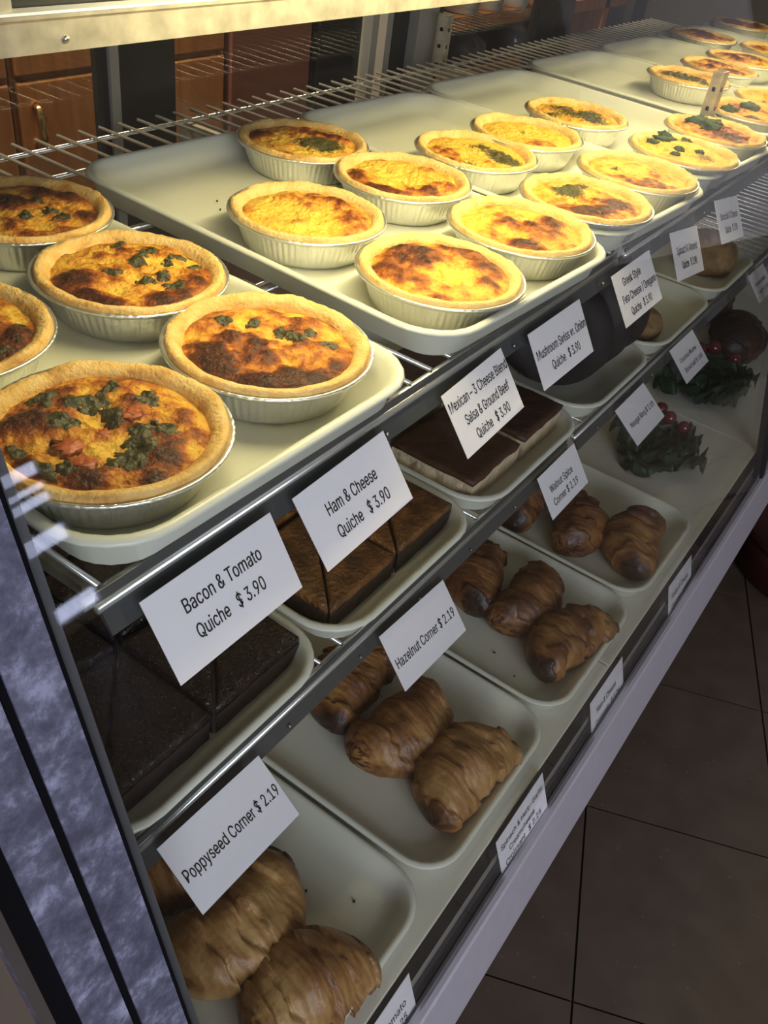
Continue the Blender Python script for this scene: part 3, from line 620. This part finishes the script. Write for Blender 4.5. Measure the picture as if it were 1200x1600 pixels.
# ---------------------------------------------------------------- price signs
FONT = None
try:
    import os
    FONT = bpy.data.fonts.load(os.path.join(bpy.utils.system_resource('DATAFILES'), 'fonts', 'Inter.woff2'))   # sans face shipped inside Blender
except Exception:
    FONT = None
def lettering(lines, w, h, parent, A, ex, ed, en):
    for txt, u0, u1, vb, cap in lines:
        cu = bpy.data.curves.new('lettering', 'FONT'); cu.body = txt; cu.size = 1.0; cu.resolution_u = 2
        if FONT: cu.font = FONT
        ob = bpy.data.objects.new('tmp', cu); COL.objects.link(ob)
        dg = bpy.context.evaluated_depsgraph_get(); me = bpy.data.meshes.new_from_object(ob.evaluated_get(dg)); bpy.data.objects.remove(ob)
        xs = [v.co.x for v in me.vertices]; x0, x1 = min(xs), max(xs)
        sx = (u1-u0)*w/(x1-x0); sy = cap*h/0.70
        M = Matrix((ex*sx*U, -ed*sy*U, en*U)).transposed().to_4x4()
        M.translation = (ex*(u0*w-x0*sx)+ed*(vb*h)+en*0.0022)*U
        bm = bmesh.new(); bm.from_mesh(me); gs = bmesh.ops.duplicate(bm, geom=bm.verts[:]+bm.edges[:]+bm.faces[:])['geom']
        for e_ in gs:
            if isinstance(e_, bmesh.types.BMVert): e_.co.x += 0.02; e_.co.z += 0.0004
        bm.to_mesh(me); bm.free()
        me.transform(M); me.materials.clear(); me.materials.append(MATS['ink_black']); me.name = 'lettering'
        o = bpy.data.objects.new('lettering', me); COL.objects.link(o); o.parent = parent
def sign(label, group, A, TRp, BLp, lines, curl=0.0, w=None, h=None):
    A, B, C = Vector(A), Vector(TRp), Vector(BLp)
    ex = (B-A).normalized(); ed = (C-A); ed = (ed-ex*ed.dot(ex)).normalized(); en = ex.cross(ed)
    if en.y > 0: en = -en
    w = w or (B-A).length; h = h or (C-A).length
    n = 8; v = []; f = []
    for side in (0, 1):
        for i in range(n+1):
            for j in (0, 1):
                s = i/n; p = ex*(w*j)+ed*(h*s)+en*(0.0016*(1-side)-curl*math.sin(math.pi*s)*0)
                v.append(p)
    k = 2*(n+1)
    for i in range(n):
        f.append((2*i, 2*i+1, 2*i+3, 2*i+2)); f.append((k+2*i, k+2*i+2, k+2*i+3, k+2*i+1))
        f.append((2*i, 2*i+2, k+2*i+2, k+2*i)); f.append((2*i+1, k+2*i+1, k+2*i+3, 2*i+3))
    f.append((0, k, k+1, 1)); f.append((2*n, 2*n+1, k+2*n+1, k+2*n))
    o = mesh_obj('price_sign', v, f, 'card_white', None, A)
    tag(o, label, 'sign', group)
    lettering(lines, w, h, o, A, ex, ed, en)
    return o
G1, G2, G3 = 'quiche price signs', 'pastry price signs', 'croissant price signs'
T = 0.225
sign('white price sign reading Bacon & Tomato Quiche', G1, (0.733, 0.872, -1.150), (1.085, 0.872, -1.150), (0.733, 0.772, -1.298), [('Bacon & Tomato', 0.215, 0.815, 0.40, T), ('Quiche   $ 3.90', 0.225, 0.76, 0.72, T)])
sign('white price sign reading Ham & Cheese Quiche', G1, (1.157, 0.872, -1.156), (1.490, 0.872, -1.140), (1.157, 0.764, -1.304), [('Ham & Cheese', 0.215, 0.76, 0.46, T), ('Quiche   $ 3.90', 0.225, 0.80, 0.78, T)])
sign('white price sign reading Mexican 3 Cheese Blend, Salsa & Ground Beef', G1, (1.757, 0.872, -1.160), (2.067, 0.872, -1.133), (1.757, 0.764, -1.312), [('Mexican \u2013 3 Cheese Blend', 0.03, 0.985, 0.31, 0.21), ('Salsa & Ground Beef', 0.17, 0.90, 0.60, 0.21), ('Quiche   $ 3.90', 0.24, 0.80, 0.88, 0.21)])
sign('white price sign reading Mushroom Swiss w. Onion', G1, (2.244, 0.872, -1.155), (2.610, 0.872, -1.155), (2.244, 0.774, -1.305), [('Mushroom Swiss w. Onion', 0.04, 0.985, 0.50, T), ('Quiche   $ 3.90', 0.24, 0.78, 0.80, T)])
sign('white price sign reading Greek Style Feta Cheese / Oregano', G1, (2.873, 0.872, -1.155), (3.23, 0.872, -1.152), (2.873, 0.764, -1.310), [('Greek Style', 0.20, 0.66, 0.30, 0.21), ('Feta Cheese / Oregano', 0.10, 0.97, 0.60, 0.21), ('Quiche   $ 3.90', 0.22, 0.76, 0.88, 0.21)])
sign('white price sign reading Spinach & Almond Quiche', G1, (3.44, 0.872, -1.140), (3.815, 0.868, -1.196), (3.44, 0.772, -1.300), [('Spinach & Almond', 0.13, 0.87, 0.48, T), ('Quiche   $ 3.90', 0.24, 0.78, 0.79, T)])
sign('white price sign reading Broccoli & Cheese Quiche, farthest of the top row', G1, (3.985, 0.872, -1.130), (4.38, 0.868, -1.188), (3.985, 0.770, -1.288), [('Broccoli & Cheese', 0.13, 0.87, 0.48, T), ('Quiche   $ 3.90', 0.24, 0.78, 0.79, T)])
sign('white price sign reading Poppyseed Corner', G2, (0.714, 0.845, -1.925), (1.066, 0.845, -1.945), (0.714, 0.693, -2.035), [('Poppyseed Corner $ 2.19', 0.04, 0.97, 0.59, T)])
sign('white price sign reading Hazelnut Corner', G2, (1.609, 0.845, -1.935), (1.985, 0.845, -1.962), (1.609, 0.716, -2.078), [('Hazelnut Corner $ 2.19', 0.04, 0.95, 0.64, T)])
sign('white price sign reading Walnut Spice Corner', G2, (2.649, 0.845, -1.90), (2.975, 0.845, -1.893), (2.649, 0.738, -2.045), [('Walnut Spice', 0.16, 0.76, 0.50, T), ('Corner $ 2.19', 0.15, 0.80, 0.80, T)])
sign('white price sign reading Nougat Ring', G2, (3.448, 0.845, -1.952), (3.785, 0.845, -1.945), (3.448, 0.696, -2.070), [('Nougat Ring $ 2.19', 0.12, 0.93, 0.60, 0.18)])
sign('small white price sign reading Coconut Dome, above the second garnish', G2, (4.087, 0.845, -1.888), (4.43, 0.845, -1.890), (4.087, 0.708, -2.015), [('Coconut Dome', 0.14, 0.82, 0.48, 0.17), ('Sliced Half $ 1.50', 0.14, 0.90, 0.78, 0.17)])
sign('dim price sign on the middle shelf at the right photo edge', G2, (5.44, 0.845, -1.893), (5.78, 0.845, -1.90), (5.44, 0.722, -2.018), [('Coconut Ball', 0.16, 0.80, 0.48, 0.17), ('Half $ 1.50', 0.20, 0.80, 0.78, 0.17)])
by0, by1 = 0.345, 0.275
sign('white price sign cut off at the bottom photo edge, ending in Tomato', G3, (0.925, by0, -2.905), (1.285, by0, -2.905), (0.925, by1, -3.10), [('Bacon & Tomato', 0.12, 0.88, 0.50, T), ('Croissant   $ 2.25', 0.12, 0.86, 0.80, T)])
sign('white price sign reading Spinach & Herb-Garlic Creamcheese Croissant', G3, (1.865, by0, -2.895), (2.235, by0, -2.868), (1.865, by1, -3.09), [('Spinach & Herb-Garlic', 0.06, 0.95, 0.36, 0.18), ('Creamcheese', 0.20, 0.74, 0.62, 0.18), ('Croissant   $ 2.25', 0.10, 0.86, 0.86, 0.20)])
sign('white price sign reading Ham & Cheese Croissant, third of the bottom row', G3, (2.722, by0, -2.908), (3.095, by0, -2.915), (2.722, by1, -3.10), [('Ham & Cheese', 0.17, 0.76, 0.50, T), ('Croissant   $ 2.25', 0.12, 0.86, 0.82, T)])
sign('farthest white price sign on the bottom lip, fourth from the bottom photo edge', G3, (3.706, by0, -2.905), (4.10, by0, -2.94), (3.706, by1, -3.095), [('Turkey & Cheese', 0.12, 0.84, 0.50, T), ('Croissant   $ 2.25', 0.12, 0.86, 0.80, T)])

# ---------------------------------------------------------------- nut corners, cream squares, rings and balls on the middle shelf
def poly_cake(name, label, cat, group, corners, z0, z1, side_mat, top_mat, seed, split=0.72, rough=0.006, parts=('base', 'topping')):
    """cake piece: convex polygon footprint, lower slab plus lumpy top layer"""
    cx = sum(p[0] for p in corners)/len(corners); cy = sum(p[1] for p in corners)/len(corners)
    t = thing(name, label, cat, (cx, cy, z0), group)
    loc = [(p[0]-cx, p[1]-cy) for p in corners]; H = z1-z0; zs = H*split
    # outline with many points
    out = []
    for i in range(len(loc)):
        a, b = loc[i], loc[(i+1) % len(loc)]
        for k in range(9): out.append((a[0]+(b[0]-a[0])*k/9, a[1]+(b[1]-a[1])*k/9))
    n = len(out)
    def ring(sc, z, amp, zamp=0):
        g = []
        for i, (x, y) in enumerate(out):
            d = math.hypot(x, y); nn = fbm(x*18+seed, y*18, z*20+seed, 3)
            k = sc*(1+amp*nn/max(d, 0.05)); g.append((x*k, y*k, z+zamp*fbm(x*22+seed, y*22, seed*1.3, 3)))
        return g
    def stack(rings, cap_top=True):
        v = [p for g in rings for p in g]; f = []
        for i in range(len(rings)-1):
            for j in range(n): f.append((i*n+j, i*n+(j+1) % n, (i+1)*n+(j+1) % n, (i+1)*n+j))
        f.append(tuple(range(n-1, -1, -1)))
        v.append((0, 0, rings[-1][0][2])); c = len(v)-1; b = (len(rings)-1)*n
        for j in range(n): f.append((b+j, b+(j+1) % n, c))
        return v, f
    v, f = stack([ring(1.0, 0.0, rough), ring(1.0, zs*0.5, rough*1.6), ring(1.0, zs, rough)])
    mesh_obj(parts[0], v, f, side_mat, t, (0, 0, 0), False)
    rs = [ring(0.995, zs, rough), ring(1.0, zs+(H-zs)*0.6, rough), ring(0.985, H-0.003, rough, 0.004)]
    for sc in (0.9, 0.75, 0.6, 0.45, 0.3, 0.15): rs.append(ring(sc, H, 0.0, 0.009))
    v, f = stack(rs)
    mesh_obj(parts[1], v, f, top_mat, t, (0, 0, 0), True)
    return t
Z0, Z1 = -1.897, -1.798
def corners_tray(xs, ys, gap, side, top, what, group, seed, lab):
    k = 0
    for r, (y0, y1) in enumerate(ys):
        for c, (x0, x1) in enumerate(xs):
            g = gap
            lo = [(x0+2*g, y0+g), (x1-g, y0+g), (x1-g, y1-2*g)]; hi = [(x0+g, y0+2*g), (x1-2*g, y1-g), (x0+g, y1-g)]
            for half, pts in (('front', lo), ('back', hi)):
                poly_cake('nut_corner', lab(r, c, half), 'pastry', group, pts, Z0, Z1+0.006*math.sin(seed+k*2.1), side, top, seed+k*1.9); k += 1
rowname = ['front row', 'second row', 'third row']; colname = ['left', 'right']
corners_tray([(0.655, 1.005), (1.008, 1.358)], [(0.945, 1.29), (1.30, 1.645), (1.655, 2.0)], 0.006, 'dark_filling', 'poppyseed_top', 'poppyseed', 'poppyseed triangles', 2.0,
             lambda r, c, h: 'black poppyseed triangle, %s of %s, %s half of its square' % (colname[c], rowname[r], h))
corners_tray([(1.478, 1.824), (1.828, 2.172)], [(0.945, 1.29), (1.30, 1.645), (1.655, 2.0)], 0.006, 'dark_filling', 'hazelnut_top', 'hazelnut', 'hazelnut triangles', 5.0,
             lambda r, c, h: 'brown glazed hazelnut triangle, %s of %s, %s half of its square' % (colname[c], rowname[r], h))
k = 0
for r, (y0, y1) in enumerate([(0.95, 1.30), (1.33, 1.68)]):
    for c, (x0, x1) in enumerate([(2.305, 2.655), (2.70, 3.04)]):
        poly_cake('cream_square', 'cocoa-topped square with pale cream sides, %s of %s' % (colname[c], rowname[r]), 'pastry', 'cream squares', [(x0, y0), (x1, y0), (x1, y1), (x0, y1)], Z0, Z1+0.012, 'cream_layer', 'cocoa_top', 9+k*1.3, 0.80, 0.018, ('cream_base', 'cocoa_layer')); k += 1
def ring_cake(label, x, y, z, yaw, lean, seed, R=0.185, r=0.090):
    v = []; f = []; nu, nv = 40, 18
    for i in range(nu):
        a = 2*math.pi*i/nu
        for j in range(nv):
            b = 2*math.pi*j/nv; n = fbm(math.cos(a)*2+seed, math.sin(a)*2, math.sin(b)+seed, 3)
            q = (R+(r+0.012*n)*math.cos(b)); v.append((q*math.cos(a), q*math.sin(a), (r*0.95+0.012*n)*math.sin(b)))
    for i in range(nu):
        for j in range(nv): f.append((i*nv+j, ((i+1) % nu)*nv+j, ((i+1) % nu)*nv+(j+1) % nv, i*nv+(j+1) % nv))
    o = mesh_obj('chocolate_ring', v, f, 'chocolate', None, (x, y, z), True)
    o.rotation_euler = (0, lean, yaw)
    return tag(o, label, 'pastry', 'chocolate rings')
ring_cake('chocolate coated ring standing on edge at the left of its tray', 3.285, 1.185, -1.618, 0.10, math.radians(80), 1)
ring_cake('chocolate coated ring standing on edge in the middle of its tray', 3.482, 1.18, -1.618, 0.08, math.radians(78), 2)
ring_cake('chocolate coated ring standing on edge at the right of its tray', 3.682, 1.175, -1.620, 0.06, math.radians(76), 3)
def ball_cake(label, x, y, r, seed, zf=-1.898):
    v = []; f = []; nu, nv = 40, 24
    for i in range(nv+1):
        th = math.pi*i/nv
        for k in range(nu):
            a = 2*math.pi*k/nu; d = Vector((math.sin(th)*math.cos(a), math.sin(th)*math.sin(a), math.cos(th)))
            s = r*(1+0.10*fbm(d.x*3+seed, d.y*3, d.z*3, 3)+0.05*fbm(d.x*12+seed, d.y*12, d.z*12, 2))
            v.append((d.x*s, d.y*s, max(0.0, d.z*s*0.72+r*0.42)))
    for i in range(nv):
        for k in range(nu): f.append((i*nu+k, i*nu+(k+1) % nu, (i+1)*nu+(k+1) % nu, (i+1)*nu+k))
    return tag(mesh_obj('coconut_ball', v, f, 'coconut_crumb', None, (x, y, zf), True), label, 'pastry', 'crumbed round pastries')
ball_cake('crumbed golden ball behind the Greek Style sign', 4.165, 1.06, 0.125, 1)
ball_cake('crumbed golden ball at the back beside the chocolate rings', 4.20, 1.45, 0.125, 2)
ball_cake('large crumbed golden ball under the Broccoli sign', 5.36, 1.11, 0.19, 3)

# ---------------------------------------------------------------- croissants on the bottom deck
def croissant(label, x, y, ang, L, R, seed, bake=0.2, bend=0.04, zf=-2.883, dark=0.6, cat='croissant', group='croissants in the bottom trays'):
    nu, nv = 110, 48; v = []; f = []; bk = []
    flip = 1 if math.sin(seed*7.3) > 0 else -1
    for i in range(nu+1):
        s = i/nu*2-1
        for j in range(nv):
            a = 2*math.pi*j/nv
            e = abs(s)
            n = fbm(s*1.6+seed*2, math.cos(a)*0.9, math.sin(a)*0.9+seed, 4); fn = fbm(s*16+seed, math.cos(a)*3, math.sin(a)*3, 3)
            w = e+0.16*math.sin(a+seed*3)*(1-e)+0.30*n
            lay = w*(2.3+0.9*math.sin(seed*11))+0.35*math.sin(seed*5)+0.5
            fr = lay-math.floor(lay)
            prof = max(0.0, 1-e**3.2)**0.5
            base = R*(0.62+0.38*(1-e**1.7))*min(1.0, prof*1.3)
            step = 1.06-0.17*(fr**1.4)
            rr = base*step*(1+0.30*n+0.05*fn)
            yy = rr*1.12*math.cos(a); zz = rr*0.98*math.sin(a)
            X = s*L/2; Y = yy+flip*bend*(s*s*2-0.7); Z = zz+R*0.60
            v.append([X+0.01*n, Y, max(0.0, Z+0.01*n)])
            edge = math.exp(-((fr-0.03)/0.07)**2)+math.exp(-((fr-1.0)/0.05)**2)
            st = fbm(s*22+seed, a*1.2, seed*3, 3)
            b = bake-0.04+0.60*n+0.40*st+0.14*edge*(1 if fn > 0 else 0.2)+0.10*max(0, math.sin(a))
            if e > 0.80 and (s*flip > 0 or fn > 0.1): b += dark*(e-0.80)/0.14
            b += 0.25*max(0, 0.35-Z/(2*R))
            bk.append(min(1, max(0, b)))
    for i in range(nu):
        for j in range(nv): f.append((i*nv+j, i*nv+(j+1) % nv, (i+1)*nv+(j+1) % nv, (i+1)*nv+j))
    f.append(tuple(range(nv-1, -1, -1))); f.append(tuple(nu*nv+j for j in range(nv)))
    o = mesh_obj('croissant', v, f, 'croissant_crust', None, (x, y, zf), True, {'bake': bk, 'herb': [0.0]*len(bk)})
    o.rotation_euler[2] = math.radians(ang)
    return tag(o, label, cat, group)
CR = [
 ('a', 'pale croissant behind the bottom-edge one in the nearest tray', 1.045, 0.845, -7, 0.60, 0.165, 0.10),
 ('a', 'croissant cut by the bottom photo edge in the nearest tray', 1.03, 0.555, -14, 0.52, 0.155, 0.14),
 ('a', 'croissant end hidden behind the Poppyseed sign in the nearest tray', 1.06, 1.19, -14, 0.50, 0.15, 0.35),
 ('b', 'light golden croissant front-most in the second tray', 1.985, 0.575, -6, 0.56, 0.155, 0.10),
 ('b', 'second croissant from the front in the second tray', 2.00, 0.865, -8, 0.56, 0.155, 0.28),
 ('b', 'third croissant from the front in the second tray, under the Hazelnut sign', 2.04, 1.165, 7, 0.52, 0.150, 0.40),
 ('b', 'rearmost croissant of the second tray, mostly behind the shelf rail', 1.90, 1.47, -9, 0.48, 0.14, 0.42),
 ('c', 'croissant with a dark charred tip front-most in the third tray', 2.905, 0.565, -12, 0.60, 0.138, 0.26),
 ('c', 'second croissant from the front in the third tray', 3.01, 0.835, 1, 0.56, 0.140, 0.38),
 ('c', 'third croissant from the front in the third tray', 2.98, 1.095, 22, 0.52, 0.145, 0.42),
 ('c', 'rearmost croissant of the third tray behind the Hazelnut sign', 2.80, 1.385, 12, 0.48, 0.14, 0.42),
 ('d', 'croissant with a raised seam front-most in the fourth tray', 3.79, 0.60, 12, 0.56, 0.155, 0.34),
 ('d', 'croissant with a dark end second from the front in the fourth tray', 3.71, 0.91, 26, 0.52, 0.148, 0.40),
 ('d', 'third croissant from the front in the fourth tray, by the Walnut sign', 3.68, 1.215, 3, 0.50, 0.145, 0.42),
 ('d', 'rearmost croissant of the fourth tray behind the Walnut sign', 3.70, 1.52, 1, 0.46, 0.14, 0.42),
]
for i, (t_, lab, x, y, an, L, R, bk) in enumerate(CR):
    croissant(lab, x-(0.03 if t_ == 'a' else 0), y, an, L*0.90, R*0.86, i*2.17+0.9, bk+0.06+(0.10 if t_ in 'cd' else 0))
croissant('dark roll on the far end of the bottom deck, nearer one', 6.70, 0.95, 20, 0.6, 0.17, 51, 0.95, cat='roll', group='rolls at the far end', zf=-2.899)
croissant('dark roll on the far end of the bottom deck, rear one', 7.20, 1.35, 5, 0.6, 0.17, 57, 0.95, cat='roll', group='rolls at the far end', zf=-2.899)

# ---------------------------------------------------------------- leafy garnishes with red berries
def garnish(label, x, y, seed, sc, berries, zf=-2.90):
    g = thing('garnish', label, 'garnish', (x, y, zf), 'leafy garnishes on the deck')
    rnd = random.Random(seed)
    for q in range(16):
        a = 2*math.pi*q/16+rnd.uniform(-0.2, 0.2); el = rnd.uniform(0.05, 0.95); ln = sc*rnd.uniform(0.24, 0.36); wd = ln*0.42
        nu, nv = 34, 11; v = []; f = []
        for side in (0, 1):
            for i in range(nu+1):
                s = i/nu; w = wd*math.sin(math.pi*min(1, s*0.9+0.1))**0.7
                for j in range(nv):
                    t = j/(nv-1)*2-1
                    ruff = 0.05*sc*abs(t)**1.5*math.sin(s*15+t*4+q)+0.02*sc*math.sin(s*31+q)
                    r = s*ln; zz = r*math.sin(el)*(1-0.55*s)*1.3+ruff+0.02
                    rad = r*math.cos(el*0.7); tx = t*w*(1+0.25*math.sin(s*22+q))
                    v.append((rad*math.cos(a)-tx*math.sin(a), rad*math.sin(a)+tx*math.cos(a), max(0.004, zz)+0.004*side))
        m_ = (nu+1)*nv
        for i in range(nu):
            for j in range(nv-1):
                p = (i*nv+j, (i+1)*nv+j, (i+1)*nv+j+1, i*nv+j+1); f.append(p[::-1]); f.append(tuple(k+m_ for k in p))
        mesh_obj('leaf', v, f, 'leaf_green', g, (0, 0, 0), True)
    for (bx, by, bz, br) in berries:
        v = []; f = []
        for i in range(11):
            th = math.pi*i/10
            for k in range(16):
                a = 2*math.pi*k/16; v.append((bx+br*math.sin(th)*math.cos(a), by+br*math.sin(th)*math.sin(a), bz+br*math.cos(th)))
        for i in range(10):
            for k in range(16): f.append((i*16+k, i*16+(k+1) % 16, (i+1)*16+(k+1) % 16, (i+1)*16+k))
        mesh_obj('berry', v, f, 'berry_red', g, (0, 0, 0), True)
garnish('dark leafy garnish with red berries beside the Nougat Ring sign', 4.83, 0.86, 3, 1.0, [(0.20, 0.10, 0.20, 0.042), (0.14, 0.02, 0.20, 0.042), (0.15, -0.08, 0.17, 0.040), (0.02, 0.16, 0.2, 0.04)])
garnish('farther dark leafy garnish with red berries at the end of the deck', 5.92, 0.92, 8, 1.2, [(0.16, 0.05, 0.24, 0.05), (0.05, 0.12, 0.24, 0.05), (0.20, -0.10, 0.2, 0.045)])

# ---------------------------------------------------------------- staff side behind the case
YC = 4.6
def cabinet(label, x0, x1, handle):
    c = thing('base_cabinet', label, 'cabinet', ((x0+x1)/2, YC, FLOOR), 'wooden cabinets behind the counter'); o_ = (-(x0+x1)/2, -YC, -FLOOR)
    MB().box((x0, YC+0.04, FLOOR), (x1, 5.55, -0.60)).build('body', 'cabinet_wood', c, o_)
    d = bevel(MB().box((x0+0.02, YC, FLOOR+0.3), (x1-0.02, YC+0.04, -1.47)).build('door', 'cabinet_wood', c, o_), 0.012)
    bevel(MB().box((x0+0.02, YC, -1.44), (x1-0.02, YC+0.04, -0.70)).build('drawer', 'cabinet_wood', c, o_), 0.012)
    if handle:
        hx = x0+handle
        MB().tube([(hx, YC, -1.60), (hx, YC-0.035, -1.61), (hx, YC-0.05, -1.66), (hx, YC-0.045, -1.72), (hx, YC-0.05, -1.77), (hx, YC-0.03, -1.81), (hx, YC, -1.82)], [0.026, 0.02, 0.030, 0.018, 0.030, 0.02, 0.03], 10).build('handle', 'brass', d, (0, 0, 0), True)
cabinet('wooden cabinet at the left photo edge', 1.70, 3.22, None)
cabinet('wooden cabinet with a brass handle seen over the wire shelf', 3.235, 4.95, 0.12)
mp = MB().box((4.98, YC-0.02, FLOOR), (5.86, YC+0.3, -0.6)).build('maroon_cupboard', 'maroon_panel'); bevel(mp, 0.01); tag(mp, 'plain maroon-brown cupboard side behind the second tray', 'cupboard')
fr = thing('black_appliance', 'tall black appliance behind the shelf beside the maroon cupboard', 'appliance', (6.7, YC, FLOOR)); o_ = (-6.7, -YC, -FLOOR)
MB().box((5.9, YC, FLOOR), (7.8, 5.5, 0.6)).build('body', 'black_metal', fr, o_)
MB().box((5.95, YC-0.03, -3.6), (7.75, YC, 0.5)).build('door', 'black_metal', fr, o_)
ws = thing('wooden_shelf_unit', 'brown wooden shelf with white cups on its board', 'shelf', (9.9, YC, FLOOR)); o_ = (-9.9, -YC, -FLOOR)
MB().box((7.85, YC, -1.56), (12.4, 5.3, -1.44)).build('board', 'cabinet_wood', ws, o_)
MB().box((7.85, YC, -2.05), (12.4, 5.3, -1.93)).build('board', 'cabinet_wood', ws, o_)
MB().box((7.85, 5.3, FLOOR), (12.4, 5.4, 0)).build('back', 'wall_dark', ws, o_)
for x in (7.85, 11.62): MB().box((x, YC, FLOOR), (x+0.13, 5.3, -1.44 if x < 9 else -0.5)).build('side', 'cabinet_wood', ws, o_)
def cup(label, x, y, z, r, h, mat, cat, name, tall):
    pr = [(0, 0), (r*0.75, 0), (r*0.85, h*0.1), (r, h*0.7), (r, h), (r*0.92, h), (r*0.85, h*0.3), (0, h*0.2)]
    if tall: pr = [(0, 0), (r*0.8, 0), (r, h*0.2), (r, h*0.6), (r*0.5, h*0.85), (r*0.5, h), (0, h)]
    v, f = lathe(pr, 24); return tag(mesh_obj(name, v, f, mat, None, (x, y, z), True), label, cat, 'things on the staff shelf')
cup('white cup on the staff shelf, first from the left', 8.35, YC+0.15, -1.438, 0.20, 0.26, 'cup_white', 'cup', 'white_cup', False)
cup('white cup on the staff shelf, second from the left', 8.85, YC+0.16, -1.438, 0.20, 0.26, 'cup_white', 'cup', 'white_cup', False)
cup('white cup on the staff shelf, third from the left', 9.38, YC+0.16, -1.438, 0.22, 0.30, 'cup_white', 'cup', 'white_cup', False)
cup('white cup on the staff shelf beyond the black door upright', 11.2, YC+0.16, -1.438, 0.18, 0.30, 'cup_white', 'cup', 'white_cup', False)
cup('round grey coffee pot under the staff shelf board', 8.75, YC+0.3, -1.928, 0.26, 0.32, 'jar_grey', 'pot', 'coffee_pot', True)
cup('pale grey round jar under the staff shelf board', 9.72, YC+0.2, -1.928, 0.16, 0.33, 'jar_grey', 'jar', 'glass_jar', True)

# dark red tub standing on the floor beyond the mullion
tub = thing('round_tub', 'dark red round tub on the floor by the case foot', 'tub', (6.75, -0.28, FLOOR))
v, f = lathe([(0, 0), (0.52, 0), (0.56, 0.05), (0.60, 0.42), (0.56, 0.42), (0.52, 0.08), (0, 0.06)], 48); mesh_obj('body', v, f, 'red_plastic', tub, (0, 0, 0), True)
v, f = lathe([(0.59, 0.40), (0.625, 0.40), (0.63, 0.44), (0.59, 0.445)], 48); mesh_obj('rim', v, f, 'red_plastic', tub, (0, 0, 0), True)

# a few dark crumbs lying on the trays
cm = MB(); rc = random.Random(12)
for (x, y, z, n) in [(1.25, 0.75, -2.8795, 7), (2.15, 0.95, -2.8795, 3), (2.2, 2.0, -1.0995, 3), (1.95, 0.50, -2.8795, 3), (2.7, 0.75, -2.8795, 3), (3.55, 1.05, -2.8795, 2)]:
    for _ in range(n):
        px, py = x+rc.uniform(-0.12, 0.12), y+rc.uniform(-0.15, 0.15); r = rc.uniform(0.0025, 0.0055)
        cm.tube([(px, py, z), (px+r, py+r*0.4, z+r*0.8), (px+r*1.6, py, z+r*1.1)], [r, r*1.1, r*0.5], 6)
tag(cm.build('crumbs', 'dark_filling'), 'dark crumbs scattered on the white trays', 'crumbs', kind='stuff')
